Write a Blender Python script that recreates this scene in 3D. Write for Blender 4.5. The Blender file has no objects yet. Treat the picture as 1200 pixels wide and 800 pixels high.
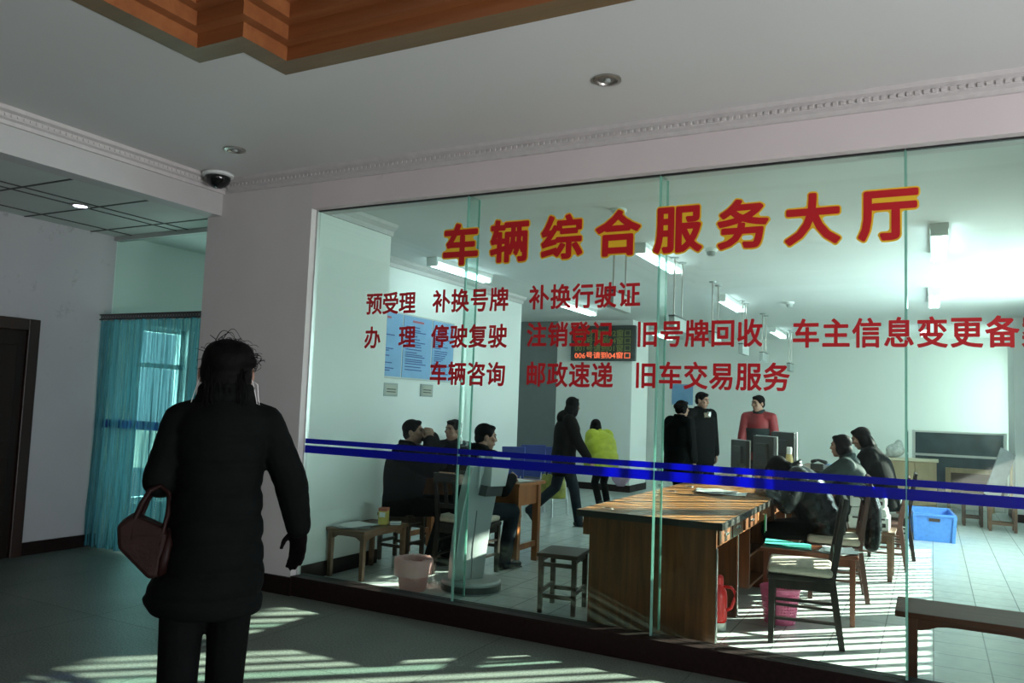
import bpy, bmesh, math, random
import numpy as np
from mathutils import Vector, Matrix, Euler

SC = bpy.context.scene
COL = SC.collection
R = math.radians
random.seed(7)

# ---------------------------------------------------------------- camera
def make_camera():
    F, yaw, pitch, roll = 932.475, 0.487162635, 0.0808499165, 0.0372113339
    f = Vector((-math.sin(yaw) * math.cos(pitch), math.cos(yaw) * math.cos(pitch), math.sin(pitch)))
    r = Vector((math.cos(yaw), math.sin(yaw), 0))
    u = r.cross(f)
    r2 = math.cos(roll) * r + math.sin(roll) * u
    u2 = -math.sin(roll) * r + math.cos(roll) * u
    cam = bpy.data.cameras.new('camera')
    cam.sensor_width = 36
    cam.lens = F * 36 / 1200
    cam.clip_start = 0.05
    o = bpy.data.objects.new('camera', cam)
    COL.objects.link(o)
    m = Matrix((r2, u2, -f)).transposed().to_4x4()
    m.translation = Vector((0, -4.64, 1.45))
    o.matrix_world = m
    SC.camera = o
make_camera()

# ---------------------------------------------------------------- light
SC.view_settings.view_transform = 'Standard'
SC.view_settings.look = 'None'
SC.view_settings.gamma = 1
SC.view_settings.use_curve_mapping = False
SC.view_settings.exposure = 0.0
SC.cycles.caustics_reflective = False
SC.cycles.caustics_refractive = False
SUN_E = 50.0
SKY_E = 1.4
TUBE_E = 11.0
LOBBY_W = 720.0
OFFICE_W = 400.0
world = bpy.data.worlds.new('sky')
SC.world = world
world.use_nodes = True
wb = world.node_tree.nodes['Background']
wb.inputs[0].default_value = (0.72, 0.86, 1.0, 1)
wb.inputs[1].default_value = SKY_E
sun_d = bpy.data.lights.new('sun', 'SUN')
sun_d.energy = SUN_E
sun_d.angle = R(0.6)
sun_d.color = (1.0, 0.93, 0.80)
sun = bpy.data.objects.new('sun', sun_d)
COL.objects.link(sun)
sun.rotation_euler = Vector((-2.03, -1.86, -1)).to_track_quat('-Z', 'Y').to_euler()
sun.location = (12, 11, 8)

def area(name, loc, rot, sx, sy, w, color):
    d = bpy.data.lights.new(name, 'AREA')
    d.shape = 'RECTANGLE'
    d.size, d.size_y, d.energy, d.color = sx, sy, w, color
    o = bpy.data.objects.new(name, d)
    COL.objects.link(o)
    o.location = loc
    o.rotation_euler = rot
    return o
# area lamps: added fill for lobby and back wall, daylight at the other windows
area('lobby_fill', (5.2, -3.6, 0.1), (0, R(150), 0), 2.0, 4.6, LOBBY_W, (0.98, 0.96, 1.0))  # added low outside the unseen entrance, tilted up to brighten the lobby ceiling
area('corridor_daylight', (-7.15, 0.94, 1.25), (0, R(-90), 0), 1.7, 0.55, 38.0, (0.95, 0.98, 1.0))
area('back_wall_fill', (1.42, 11.8, 1.75), (0, R(90), 0), 1.9, 1.8, 48.0, (0.80, 1.0, 0.97))  # added inside the room, before the blind, to brighten the back wall
area('window_daylight', (1.45 + 0.27, 5.7, 1.7), (0, R(90), 0), 1.9, 3.1, OFFICE_W, (0.85, 0.97, 1.0))

# ---------------------------------------------------------------- materials
def mat(name, color, rough=0.6, metal=0.0, var=0.0, scale=8.0, bump=0.0, bscale=60.0, spec=0.5, emit=None, estr=0.0, stretch=(1, 1, 1), detail=4.0, sss=0.0):
    m = bpy.data.materials.new(name)
    m.use_nodes = True
    nt = m.node_tree
    b = nt.nodes['Principled BSDF']
    b.inputs['Base Color'].default_value = (*color, 1)
    b.inputs['Roughness'].default_value = rough
    b.inputs['Metallic'].default_value = metal
    b.inputs['Specular IOR Level'].default_value = spec
    if emit:
        b.inputs['Emission Color'].default_value = (*emit, 1)
        b.inputs['Emission Strength'].default_value = estr
    tc = nt.nodes.new('ShaderNodeTexCoord')
    mp = nt.nodes.new('ShaderNodeMapping')
    mp.inputs['Scale'].default_value = stretch
    nt.links.new(tc.outputs['Object'], mp.inputs['Vector'])
    n = nt.nodes.new('ShaderNodeTexNoise')
    n.inputs['Scale'].default_value = scale
    n.inputs['Detail'].default_value = detail
    nt.links.new(mp.outputs[0], n.inputs['Vector'])
    mr = nt.nodes.new('ShaderNodeMapRange')
    mr.inputs['From Min'].default_value = 0.3
    mr.inputs['From Max'].default_value = 0.7
    mr.inputs['To Min'].default_value = 1 - var
    mr.inputs['To Max'].default_value = 1 + var
    nt.links.new(n.outputs['Fac'], mr.inputs['Value'])
    mx = nt.nodes.new('ShaderNodeMix')
    mx.data_type = 'RGBA'
    mx.blend_type = 'MULTIPLY'
    mx.inputs['Factor'].default_value = 1.0
    mx.inputs[6].default_value = (*color, 1)
    nt.links.new(mr.outputs[0], mx.inputs[7])
    nt.links.new(mx.outputs[2], b.inputs['Base Color'])
    if bump:
        n2 = nt.nodes.new('ShaderNodeTexNoise')
        n2.inputs['Scale'].default_value = bscale
        nt.links.new(mp.outputs[0], n2.inputs['Vector'])
        bp = nt.nodes.new('ShaderNodeBump')
        bp.inputs['Strength'].default_value = bump
        bp.inputs['Distance'].default_value = 0.01
        nt.links.new(n2.outputs['Fac'], bp.inputs['Height'])
        nt.links.new(bp.outputs[0], b.inputs['Normal'])
    m['mixnode'] = mx.name
    return m

def wood(name, c1, c2, axis='Z', rough=0.35, scale=14.0, spec=0.5):
    m = bpy.data.materials.new(name)
    m.use_nodes = True
    nt = m.node_tree
    b = nt.nodes['Principled BSDF']
    b.inputs['Roughness'].default_value = rough
    b.inputs['Specular IOR Level'].default_value = spec
    tc = nt.nodes.new('ShaderNodeTexCoord')
    mp = nt.nodes.new('ShaderNodeMapping')
    s = {'X': (0.06, 1, 1), 'Y': (1, 0.06, 1), 'Z': (1, 1, 0.06)}[axis]
    mp.inputs['Scale'].default_value = s
    nt.links.new(tc.outputs['Object'], mp.inputs['Vector'])
    n = nt.nodes.new('ShaderNodeTexNoise')
    n.inputs['Scale'].default_value = scale
    n.inputs['Detail'].default_value = 6
    n.inputs['Roughness'].default_value = 0.65
    n.inputs['Distortion'].default_value = 0.3
    nt.links.new(mp.outputs[0], n.inputs['Vector'])
    cr = nt.nodes.new('ShaderNodeValToRGB')
    cr.color_ramp.elements[0].position = 0.36
    cr.color_ramp.elements[1].position = 0.66
    cr.color_ramp.elements[0].color = (*c1, 1)
    cr.color_ramp.elements[1].color = (*c2, 1)
    nt.links.new(n.outputs['Fac'], cr.inputs[0])
    nt.links.new(cr.outputs[0], b.inputs['Base Color'])
    return m

def tile_floor(name, c1, c2, grout, w, h, gap, rough, speck=0.0, speck_scale=180.0, spec=0.5):
    m = bpy.data.materials.new(name)
    m.use_nodes = True
    nt = m.node_tree
    b = nt.nodes['Principled BSDF']
    b.inputs['Roughness'].default_value = rough
    b.inputs['Specular IOR Level'].default_value = spec
    tc = nt.nodes.new('ShaderNodeTexCoord')
    br = nt.nodes.new('ShaderNodeTexBrick')
    br.offset = 0
    br.inputs['Color1'].default_value = (*c1, 1)
    br.inputs['Color2'].default_value = (*c2, 1)
    br.inputs['Mortar'].default_value = (*grout, 1)
    br.inputs['Scale'].default_value = 1
    br.inputs['Mortar Size'].default_value = gap
    br.inputs['Brick Width'].default_value = w
    br.inputs['Row Height'].default_value = h
    nt.links.new(tc.outputs['Object'], br.inputs['Vector'])
    n = nt.nodes.new('ShaderNodeTexNoise')
    n.inputs['Scale'].default_value = speck_scale
    n.inputs['Detail'].default_value = 3
    nt.links.new(tc.outputs['Object'], n.inputs['Vector'])
    n3 = nt.nodes.new('ShaderNodeTexNoise')
    n3.inputs['Scale'].default_value = 1.7
    nt.links.new(tc.outputs['Object'], n3.inputs['Vector'])
    ad = nt.nodes.new('ShaderNodeMath')
    ad.operation = 'MULTIPLY_ADD'
    ad.inputs[1].default_value = 0.25
    nt.links.new(n3.outputs['Fac'], ad.inputs[0])
    nt.links.new(n.outputs['Fac'], ad.inputs[2])
    mr = nt.nodes.new('ShaderNodeMapRange')
    mr.inputs['From Min'].default_value = 0.4
    mr.inputs['From Max'].default_value = 0.85
    mr.inputs['To Min'].default_value = 1 - speck
    mr.inputs['To Max'].default_value = 1 + speck
    nt.links.new(ad.outputs[0], mr.inputs['Value'])
    mx = nt.nodes.new('ShaderNodeMix')
    mx.data_type = 'RGBA'
    mx.blend_type = 'MULTIPLY'
    mx.inputs['Factor'].default_value = 1.0
    nt.links.new(br.outputs['Color'], mx.inputs[6])
    nt.links.new(mr.outputs[0], mx.inputs[7])
    nt.links.new(mx.outputs[2], b.inputs['Base Color'])
    return m

def glass(name, tint, refl=1.0):
    m = bpy.data.materials.new(name)
    m.use_nodes = True
    nt = m.node_tree
    nt.nodes.remove(nt.nodes['Principled BSDF'])
    out = nt.nodes['Material Output']
    t = nt.nodes.new('ShaderNodeBsdfTransparent')
    t.inputs[0].default_value = (*tint, 1)
    g = nt.nodes.new('ShaderNodeBsdfGlossy')
    g.inputs['Roughness'].default_value = 0.02
    g.inputs['Color'].default_value = (0.9, 1, 0.96, 1)
    lw = nt.nodes.new('ShaderNodeLayerWeight')
    lw.inputs[0].default_value = 0.5
    p = nt.nodes.new('ShaderNodeMath'); p.operation = 'POWER'; p.inputs[1].default_value = 5
    nt.links.new(lw.outputs['Facing'], p.inputs[0])
    ma = nt.nodes.new('ShaderNodeMath'); ma.operation = 'MULTIPLY_ADD'
    ma.inputs[1].default_value = 0.9 * refl; ma.inputs[2].default_value = 0.045 * refl
    nt.links.new(p.outputs[0], ma.inputs[0])
    geo = nt.nodes.new('ShaderNodeNewGeometry')
    inv = nt.nodes.new('ShaderNodeMath'); inv.operation = 'SUBTRACT'; inv.inputs[0].default_value = 1
    nt.links.new(geo.outputs['Backfacing'], inv.inputs[1])
    mu = nt.nodes.new('ShaderNodeMath'); mu.operation = 'MULTIPLY'
    nt.links.new(ma.outputs[0], mu.inputs[0]); nt.links.new(inv.outputs[0], mu.inputs[1])
    mix = nt.nodes.new('ShaderNodeMixShader')
    nt.links.new(mu.outputs[0], mix.inputs[0])
    nt.links.new(t.outputs[0], mix.inputs[1]); nt.links.new(g.outputs[0], mix.inputs[2])
    nt.links.new(mix.outputs[0], out.inputs['Surface'])
    return m

def film(name, color, tint, fac, rough=0.4):
    """half-transparent sheet: diffuse + translucent + see-through"""
    m = bpy.data.materials.new(name)
    m.use_nodes = True
    nt = m.node_tree
    b = nt.nodes['Principled BSDF']
    b.inputs['Base Color'].default_value = (*color, 1)
    b.inputs['Roughness'].default_value = rough
    out = nt.nodes['Material Output']
    tl = nt.nodes.new('ShaderNodeBsdfTranslucent')
    tl.inputs[0].default_value = (*color, 1)
    m1 = nt.nodes.new('ShaderNodeMixShader'); m1.inputs[0].default_value = 0.45
    nt.links.new(b.outputs[0], m1.inputs[1]); nt.links.new(tl.outputs[0], m1.inputs[2])
    t = nt.nodes.new('ShaderNodeBsdfTransparent')
    t.inputs[0].default_value = (*tint, 1)
    m2 = nt.nodes.new('ShaderNodeMixShader'); m2.inputs[0].default_value = fac
    nt.links.new(m1.outputs[0], m2.inputs[1]); nt.links.new(t.outputs[0], m2.inputs[2])
    nt.links.new(m2.outputs[0], out.inputs['Surface'])
    m['fac'] = m2.name
    return m

def stained(m, color, scale, lo, hi, zlo=None, zhi=None):
    """dirt with a shape of its own over a paint material"""
    nt = m.node_tree
    b = nt.nodes['Principled BSDF']
    src = b.inputs['Base Color'].links[0].from_socket
    tc = nt.nodes.new('ShaderNodeTexCoord')
    n = nt.nodes.new('ShaderNodeTexNoise')
    n.inputs['Scale'].default_value = scale
    n.inputs['Detail'].default_value = 8
    n.inputs['Roughness'].default_value = 0.7
    nt.links.new(tc.outputs['Object'], n.inputs['Vector'])
    mr = nt.nodes.new('ShaderNodeMapRange')
    mr.inputs['From Min'].default_value = lo
    mr.inputs['From Max'].default_value = hi
    nt.links.new(n.outputs['Fac'], mr.inputs['Value'])
    fac = mr.outputs[0]
    if zlo is not None:
        sx = nt.nodes.new('ShaderNodeSeparateXYZ')
        nt.links.new(tc.outputs['Object'], sx.inputs[0])
        mz = nt.nodes.new('ShaderNodeMapRange')
        mz.inputs['From Min'].default_value = zlo
        mz.inputs['From Max'].default_value = zhi
        nt.links.new(sx.outputs['Z'], mz.inputs['Value'])
        mm = nt.nodes.new('ShaderNodeMath'); mm.operation = 'MULTIPLY'
        nt.links.new(fac, mm.inputs[0]); nt.links.new(mz.outputs[0], mm.inputs[1])
        fac = mm.outputs[0]
    mx = nt.nodes.new('ShaderNodeMix'); mx.data_type = 'RGBA'
    nt.links.new(fac, mx.inputs['Factor'])
    nt.links.new(src, mx.inputs[6])
    mx.inputs[7].default_value = (*color, 1)
    nt.links.new(mx.outputs[2], b.inputs['Base Color'])
    return m

M = {}
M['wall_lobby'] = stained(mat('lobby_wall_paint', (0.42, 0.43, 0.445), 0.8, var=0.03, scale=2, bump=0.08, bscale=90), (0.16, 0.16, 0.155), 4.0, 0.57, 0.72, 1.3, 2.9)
M['wall_pink'] = stained(mat('header_paint', (0.64, 0.58, 0.59), 0.8, var=0.03, scale=2, bump=0.05, bscale=90), (0.42, 0.38, 0.38), 5.0, 0.66, 0.8, 2.95, 3.1)
M['pillar_paint'] = mat('pillar_paint', (0.60, 0.58, 0.57), 0.8, var=0.03, scale=2, bump=0.05, bscale=90)
M['ceil_lobby'] = mat('lobby_ceiling_paint', (0.62, 0.625, 0.62), 0.85, var=0.015, scale=1.2)
M['wall_office'] = mat('office_wall_paint', (0.74, 0.76, 0.74), 0.7, var=0.02, scale=1.5)
M['ceil_office'] = mat('office_ceiling_paint', (0.66, 0.68, 0.67), 0.8, var=0.02, scale=1.5)
M['alcove_grey'] = mat('alcove_dark_grey', (0.16, 0.18, 0.18), 0.6, var=0.05)
M['plaster'] = mat('plaster_moulding', (0.53, 0.51, 0.505), 0.7, var=0.05, scale=20)
M['beam'] = mat('beam_paint', (0.47, 0.47, 0.465), 0.7, var=0.02)
M['floor_lobby'] = tile_floor('lobby_stone', (0.135, 0.155, 0.138), (0.148, 0.17, 0.15), (0.072, 0.084, 0.075), 1.2, 1.2, 0.004, 0.45, 0.45, 90, spec=0.15)
M['floor_office'] = tile_floor('office_tile', (0.60, 0.66, 0.64), (0.63, 0.68, 0.66), (0.30, 0.33, 0.32), 0.3, 0.3, 0.004, 0.22, 0.08, 14)
M['kerb'] = mat('dark_stone', (0.012, 0.006, 0.0055), 0.5, var=0.3, scale=40, spec=0.15)
M['drop_tile'] = mat('ceiling_tile', (0.52, 0.56, 0.53), 0.85, var=0.03, scale=3)
M['drop_grid'] = mat('ceiling_grid', (0.05, 0.055, 0.05), 0.6)
M['coffer_wood'] = wood('coffer_veneer', (0.22, 0.075, 0.025), (0.31, 0.115, 0.04), 'X', 0.4)
M['coffer_edge'] = wood('coffer_border', (0.16, 0.105, 0.05), (0.20, 0.13, 0.062), 'X', 0.5)
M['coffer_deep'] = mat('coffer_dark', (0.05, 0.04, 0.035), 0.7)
M['dark_wood'] = wood('dark_door_wood', (0.007, 0.0035, 0.0025), (0.016, 0.008, 0.005), 'Z', 0.4, spec=0.3)
M['frame_wood'] = wood('red_brown_frame', (0.016, 0.007, 0.005), (0.030, 0.012, 0.008), 'Z', 0.4)
M['glass'] = glass('green_tinted_glass', (0.825, 0.93, 0.90))
M['glass_edge'] = film('glass_edge_green', (0.42, 0.72, 0.64), (0.70, 0.93, 0.86), 0.45, 0.1)
M['stripe'] = film('blue_safety_film', (0.012, 0.02, 0.42), (0.03, 0.05, 0.75), 0.35)
M['red_vinyl'] = mat('red_vinyl', (0.50, 0.006, 0.012), 0.45)
M['yellow_vinyl'] = mat('yellow_vinyl', (0.80, 0.50, 0.02), 0.45)
M['desk_top'] = wood('desk_top_veneer', (0.085, 0.030, 0.010), (0.55, 0.25, 0.085), 'X', 0.24, 26, spec=0.25)
M['desk_side'] = wood('desk_side_veneer', (0.075, 0.024, 0.009), (0.17, 0.060, 0.020), 'Z', 0.3, 22)
M['desk_edge'] = mat('desk_dark_edge', (0.022, 0.02, 0.017), 0.3)
M['steel_trim'] = mat('steel_trim', (0.6, 0.6, 0.58), 0.25, 1.0)
M['red_wood'] = wood('red_brown_wood', (0.13, 0.035, 0.014), (0.21, 0.062, 0.025), 'Z', 0.3)
M['orange_wood'] = wood('orange_brown_wood', (0.27, 0.085, 0.022), (0.37, 0.125, 0.036), 'Z', 0.35)
M['stool_wood'] = wood('stool_wood', (0.045, 0.024, 0.015), (0.085, 0.045, 0.027), 'X', 0.4)
M['bench_wood'] = wood('bench_wood', (0.11, 0.055, 0.028), (0.17, 0.09, 0.05), 'X', 0.4)
M['rbench_wood'] = wood('red_bench_wood', (0.085, 0.022, 0.012), (0.14, 0.038, 0.02), 'X', 0.5, spec=0.12)
M['pale_wood'] = wood('pale_wood', (0.33, 0.25, 0.14), (0.42, 0.32, 0.19), 'Z', 0.5)
M['chair_wood'] = wood('dark_chair_wood', (0.012, 0.009, 0.008), (0.026, 0.019, 0.015), 'Z', 0.35, spec=0.25)
M['brown_chair'] = wood('brown_chair_wood', (0.07, 0.028, 0.02), (0.11, 0.045, 0.032), 'Z', 0.35)
M['cushion'] = mat('beige_cushion', (0.50, 0.44, 0.36), 0.7, var=0.1, scale=30, bump=0.2, bscale=70)
M['pink_plastic'] = mat('pink_plastic', (0.80, 0.16, 0.34), 0.35)
M['pink_pale'] = mat('pale_pink_plastic', (0.72, 0.33, 0.32), 0.4)
M['bag_plastic'] = film('clear_bag_liner', (0.92, 0.70, 0.68), (1, 0.88, 0.87), 0.35)
M['kiosk_grey'] = mat('kiosk_grey_metal', (0.36, 0.40, 0.40), 0.35, 0.3)
M['kiosk_light'] = mat('kiosk_light_metal', (0.58, 0.62, 0.62), 0.35, 0.1)
M['kiosk_dark'] = mat('kiosk_dark', (0.05, 0.055, 0.055), 0.4)
M['black_plastic'] = mat('black_plastic', (0.015, 0.016, 0.017), 0.4)
M['dark_grey_plastic'] = mat('dark_grey_plastic', (0.05, 0.055, 0.056), 0.45)
M['white_plastic'] = mat('white_plastic', (0.70, 0.74, 0.72), 0.4)
M['grey_plastic'] = mat('grey_plastic', (0.33, 0.36, 0.35), 0.45)
M['blue_plastic'] = mat('blue_plastic', (0.10, 0.28, 0.72), 0.4, var=0.12, scale=25)
M['blue_chair'] = mat('blue_chair_plastic', (0.03, 0.06, 0.30), 0.45)
M['red_plastic'] = mat('red_plastic', (0.70, 0.02, 0.02), 0.3)
M['paper'] = mat('white_paper', (0.80, 0.82, 0.82), 0.7, var=0.03)
M['paper_blue'] = mat('blue_poster_paper', (0.20, 0.37, 0.60), 0.6, var=0.06, scale=5)
M['ink_blue'] = mat('poster_ink', (0.03, 0.08, 0.24), 0.7)
M['ink_red'] = mat('poster_red_ink', (0.45, 0.12, 0.16), 0.7)
M['green_card'] = mat('green_folder_card', (0.06, 0.48, 0.40), 0.5)
M['aluminium'] = mat('aluminium', (0.50, 0.52, 0.51), 0.4, 0.6)
M['chrome'] = mat('brushed_steel', (0.42, 0.40, 0.37), 0.3, 1.0)
M['led_board'] = mat('led_board_black', (0.028, 0.04, 0.036), 0.5)
M['led_red'] = mat('led_red', (0.3, 0.02, 0.01), 0.5, emit=(1.0, 0.16, 0.07), estr=1.5)
M['led_dim'] = mat('led_dim', (0.12, 0.14, 0.05), 0.5, emit=(0.55, 0.55, 0.12), estr=0.10)
M['tube'] = mat('fluorescent_tube', (0.9, 0.9, 0.9), 0.4, emit=(0.84, 0.95, 1.0), estr=TUBE_E)
M['lamp_on'] = mat('lit_lamp', (0.9, 0.9, 0.9), 0.4, emit=(0.85, 0.80, 1.0), estr=7.0)
M['lamp_off'] = mat('unlit_lamp', (0.20, 0.19, 0.17), 0.3, 0.5)
M['counter_glass'] = mat('dark_counter_glass', (0.045, 0.075, 0.088), 0.15, var=0.35, scale=3)
M['grey_board'] = mat('grey_board', (0.20, 0.215, 0.22), 0.6, var=0.15, scale=9)
M['amber_bottle'] = mat('amber_bottle', (0.55, 0.40, 0.16), 0.25)
M['brown_cup'] = mat('brown_cup', (0.10, 0.045, 0.02), 0.3)
M['yellow_carton'] = mat('yellow_carton', (0.62, 0.48, 0.12), 0.5, var=0.15, scale=20)
M['skin'] = mat('skin', (0.31, 0.165, 0.115), 0.5, var=0.06, scale=10)
M['hair'] = mat('black_hair', (0.004, 0.0037, 0.0037), 0.6, var=0.3, scale=30, bump=0.3, bscale=60, spec=0.04)
M['eye'] = mat('dark_eye', (0.02, 0.014, 0.012), 0.2)
M['lips'] = mat('lips', (0.30, 0.11, 0.09), 0.5)
M['coat_black'] = mat('black_padded_coat', (0.0032, 0.0042, 0.004), 0.8, var=0.15, scale=15, bump=0.25, bscale=35, spec=0.06)
M['jacket_black'] = mat('black_jacket', (0.004, 0.005, 0.005), 0.8, var=0.2, scale=12, bump=0.15, bscale=30, spec=0.03)
M['jacket_shiny'] = mat('shiny_black_padding', (0.005, 0.007, 0.007), 0.22, var=0.2, scale=12, bump=0.6, bscale=22, spec=0.25)
M['jacket_brown'] = mat('dark_brown_jacket', (0.008, 0.007, 0.006), 0.8, var=0.2, scale=12, bump=0.15, bscale=30, spec=0.03)
M['jacket_green'] = mat('grey_green_jacket', (0.020, 0.029, 0.028), 0.75, var=0.2, scale=12, bump=0.2, bscale=25, spec=0.06)
M['jacket_red'] = mat('red_jacket', (0.21, 0.012, 0.016), 0.6, var=0.12, scale=12, bump=0.3, bscale=30)
M['jacket_grey'] = mat('charcoal_panel', (0.022, 0.03, 0.03), 0.7, spec=0.1)
M['jacket_yellow'] = mat('yellow_green_jacket', (0.46, 0.50, 0.025), 0.5, var=0.12, scale=14, bump=0.4, bscale=25)
M['lilac'] = mat('lilac_cloth', (0.42, 0.28, 0.40), 0.6)
M['yellow_bag'] = mat('olive_yellow_bag', (0.24, 0.24, 0.035), 0.5, var=0.4, scale=12)
M['jeans'] = mat('dark_jeans', (0.014, 0.020, 0.027), 0.8, var=0.2, scale=14, bump=0.3, bscale=40, spec=0.05)
M['trousers'] = mat('black_trousers', (0.0035, 0.004, 0.004), 0.8, var=0.2, scale=14, bump=0.3, bscale=30, spec=0.06)
M['shoe'] = mat('black_shoe', (0.012, 0.012, 0.012), 0.35)
M['sole'] = mat('grey_sole', (0.30, 0.31, 0.30), 0.6)
M['dark_hand'] = mat('black_hand', (0.004, 0.003, 0.003), 0.8, spec=0.05)
M['handbag'] = mat('brown_leather', (0.015, 0.0068, 0.0056), 0.6, var=0.2, scale=18, bump=0.2, bscale=60, spec=0.12)
M['handbag_dark'] = mat('dark_brown_leather', (0.012, 0.004, 0.0035), 0.5, spec=0.12)
M['shirt'] = mat('white_shirt', (0.7, 0.7, 0.7), 0.7)
M['ground'] = mat('outside_ground', (0.32, 0.32, 0.30), 0.9)
M['ext_wall'] = mat('outside_wall', (0.45, 0.45, 0.44), 0.9)

# ---------------------------------------------------------------- mesh helpers
class MB:
    def __init__(self):
        self.bm = bmesh.new()
    def box(self, c, s, rot=None, mi=0, taper=None):
        hx, hy, hz = s[0] / 2, s[1] / 2, s[2] / 2
        t = taper or 1.0
        vs = []
        for z, k in ((-hz, 1.0), (hz, t)):
            for x, y in ((-hx, -hy), (hx, -hy), (hx, hy), (-hx, hy)):
                v = Vector((x * k, y * k, z))
                if rot is not None:
                    v = rot @ v
                vs.append(self.bm.verts.new(v + Vector(c)))
        for f in ((0, 3, 2, 1), (4, 5, 6, 7), (0, 1, 5, 4), (1, 2, 6, 5), (2, 3, 7, 6), (3, 0, 4, 7)):
            self.bm.faces.new([vs[i] for i in f]).material_index = mi
        return self
    def b(self, x0, x1, y0, y1, z0, z1, mi=0):
        return self.box(((x0 + x1) / 2, (y0 + y1) / 2, (z0 + z1) / 2), (x1 - x0, y1 - y0, z1 - z0), mi=mi)
    def cone(self, p0, p1, r0, r1, n=12, mi=0, caps=True):
        p0, p1 = Vector(p0), Vector(p1)
        d = (p1 - p0)
        q = d.to_track_quat('Z', 'Y') if d.length > 1e-9 else Matrix.Identity(3).to_quaternion()
        a, b = [], []
        for i in range(n):
            t = 2 * math.pi * i / n
            v = Vector((math.cos(t), math.sin(t), 0))
            a.append(self.bm.verts.new(p0 + q @ (v * r0)))
            b.append(self.bm.verts.new(p1 + q @ (v * r1)))
        for i in range(n):
            j = (i + 1) % n
            self.bm.faces.new((a[i], a[j], b[j], b[i])).material_index = mi
        if caps:
            self.bm.faces.new(a[::-1]).material_index = mi
            self.bm.faces.new(b).material_index = mi
        return self
    def beam(self, p0, p1, w, d, w1=None, d1=None, up=(0, 1, 0)):
        """rectangular bar from p0 to p1, tapering"""
        p0, p1 = Vector(p0), Vector(p1)
        z = (p1 - p0).normalized()
        x = Vector(up).cross(z).normalized()
        y = z.cross(x)
        w1, d1 = w1 or w, d1 or d
        vs = []
        for p, ww, dd in ((p0, w, d), (p1, w1, d1)):
            for sx, sy in ((-1, -1), (1, -1), (1, 1), (-1, 1)):
                vs.append(self.bm.verts.new(p + x * sx * ww / 2 + y * sy * dd / 2))
        for f in ((0, 3, 2, 1), (4, 5, 6, 7), (0, 1, 5, 4), (1, 2, 6, 5), (2, 3, 7, 6), (3, 0, 4, 7)):
            self.bm.faces.new([vs[i] for i in f])
        return self
    def lathe(self, prof, n=24, c=(0, 0, 0), mi=0, sx=1.0, sy=1.0, closed=False):
        rings = []
        for r, z in prof:
            rings.append([self.bm.verts.new((c[0] + sx * r * math.cos(2 * math.pi * i / n), c[1] + sy * r * math.sin(2 * math.pi * i / n), c[2] + z)) for i in range(n)])
        for a, b in zip(rings, rings[1:]):
            for i in range(n):
                j = (i + 1) % n
                self.bm.faces.new((a[i], a[j], b[j], b[i])).material_index = mi
        if not closed:
            self.bm.faces.new(rings[0][::-1]).material_index = mi
            self.bm.faces.new(rings[-1]).material_index = mi
        return self
    def prism(self, poly, axis, a0, a1, mi=0):
        """poly of 2-D points extruded along axis between a0 and a1"""
        def pt(u, v, w):
            return {'X': (w, u, v), 'Y': (u, w, v), 'Z': (u, v, w)}[axis]
        A = [self.bm.verts.new(pt(u, v, a0)) for u, v in poly]
        B = [self.bm.verts.new(pt(u, v, a1)) for u, v in poly]
        n = len(poly)
        self.bm.faces.new(A[::-1]).material_index = mi
        self.bm.faces.new(B).material_index = mi
        for i in range(n):
            j = (i + 1) % n
            self.bm.faces.new((A[i], A[j], B[j], B[i])).material_index = mi
        return self
    def tube(self, pts, r, n=8, mi=0):
        pts = [Vector(p) for p in pts]
        rings = []
        for i, p in enumerate(pts):
            d = (pts[min(i + 1, len(pts) - 1)] - pts[max(i - 1, 0)]).normalized()
            q = d.to_track_quat('Z', 'Y')
            rr = r[i] if isinstance(r, (list, tuple)) else r
            rings.append([self.bm.verts.new(p + q @ Vector((rr * math.cos(2 * math.pi * k / n), rr * math.sin(2 * math.pi * k / n), 0))) for k in range(n)])
        for a, b in zip(rings, rings[1:]):
            for i in range(n):
                j = (i + 1) % n
                self.bm.faces.new((a[i], a[j], b[j], b[i])).material_index = mi
        self.bm.faces.new(rings[0][::-1]).material_index = mi
        self.bm.faces.new(rings[-1]).material_index = mi
        return self
    def ell(self, c, r, rot=None, sub=3):
        ret = bmesh.ops.create_icosphere(self.bm, subdivisions=sub, radius=1.0)
        for v in ret['verts']:
            w = Vector((v.co.x * r[0], v.co.y * r[1], v.co.z * r[2]))
            if rot is not None:
                w = rot @ w
            v.co = w + Vector(c)
        return self
    def cap(self, p0, p1, r0, r1, n=14):
        """rounded limb segment"""
        self.ell(p0, (r0, r0, r0), sub=2)
        self.ell(p1, (r1, r1, r1), sub=2)
        return self.cone(p0, p1, r0, r1, n)
    def loft(self, rings, n=28):
        """rings: (centre, right axis, forward axis, rx, ry[, squareness])"""
        R_ = []
        for rg in rings:
            c, ax, ay, rx, ry = rg[:5]
            c, ax, ay = Vector(c), Vector(ax), Vector(ay)
            R_.append([self.bm.verts.new(c + ax * rx * math.cos(2 * math.pi * i / n) + ay * ry * math.sin(2 * math.pi * i / n)) for i in range(n)])
        for a, b in zip(R_, R_[1:]):
            for i in range(n):
                j = (i + 1) % n
                self.bm.faces.new((a[i], a[j], b[j], b[i]))
        self.bm.faces.new(R_[0][::-1])
        self.bm.faces.new(R_[-1])
        return self
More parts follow.
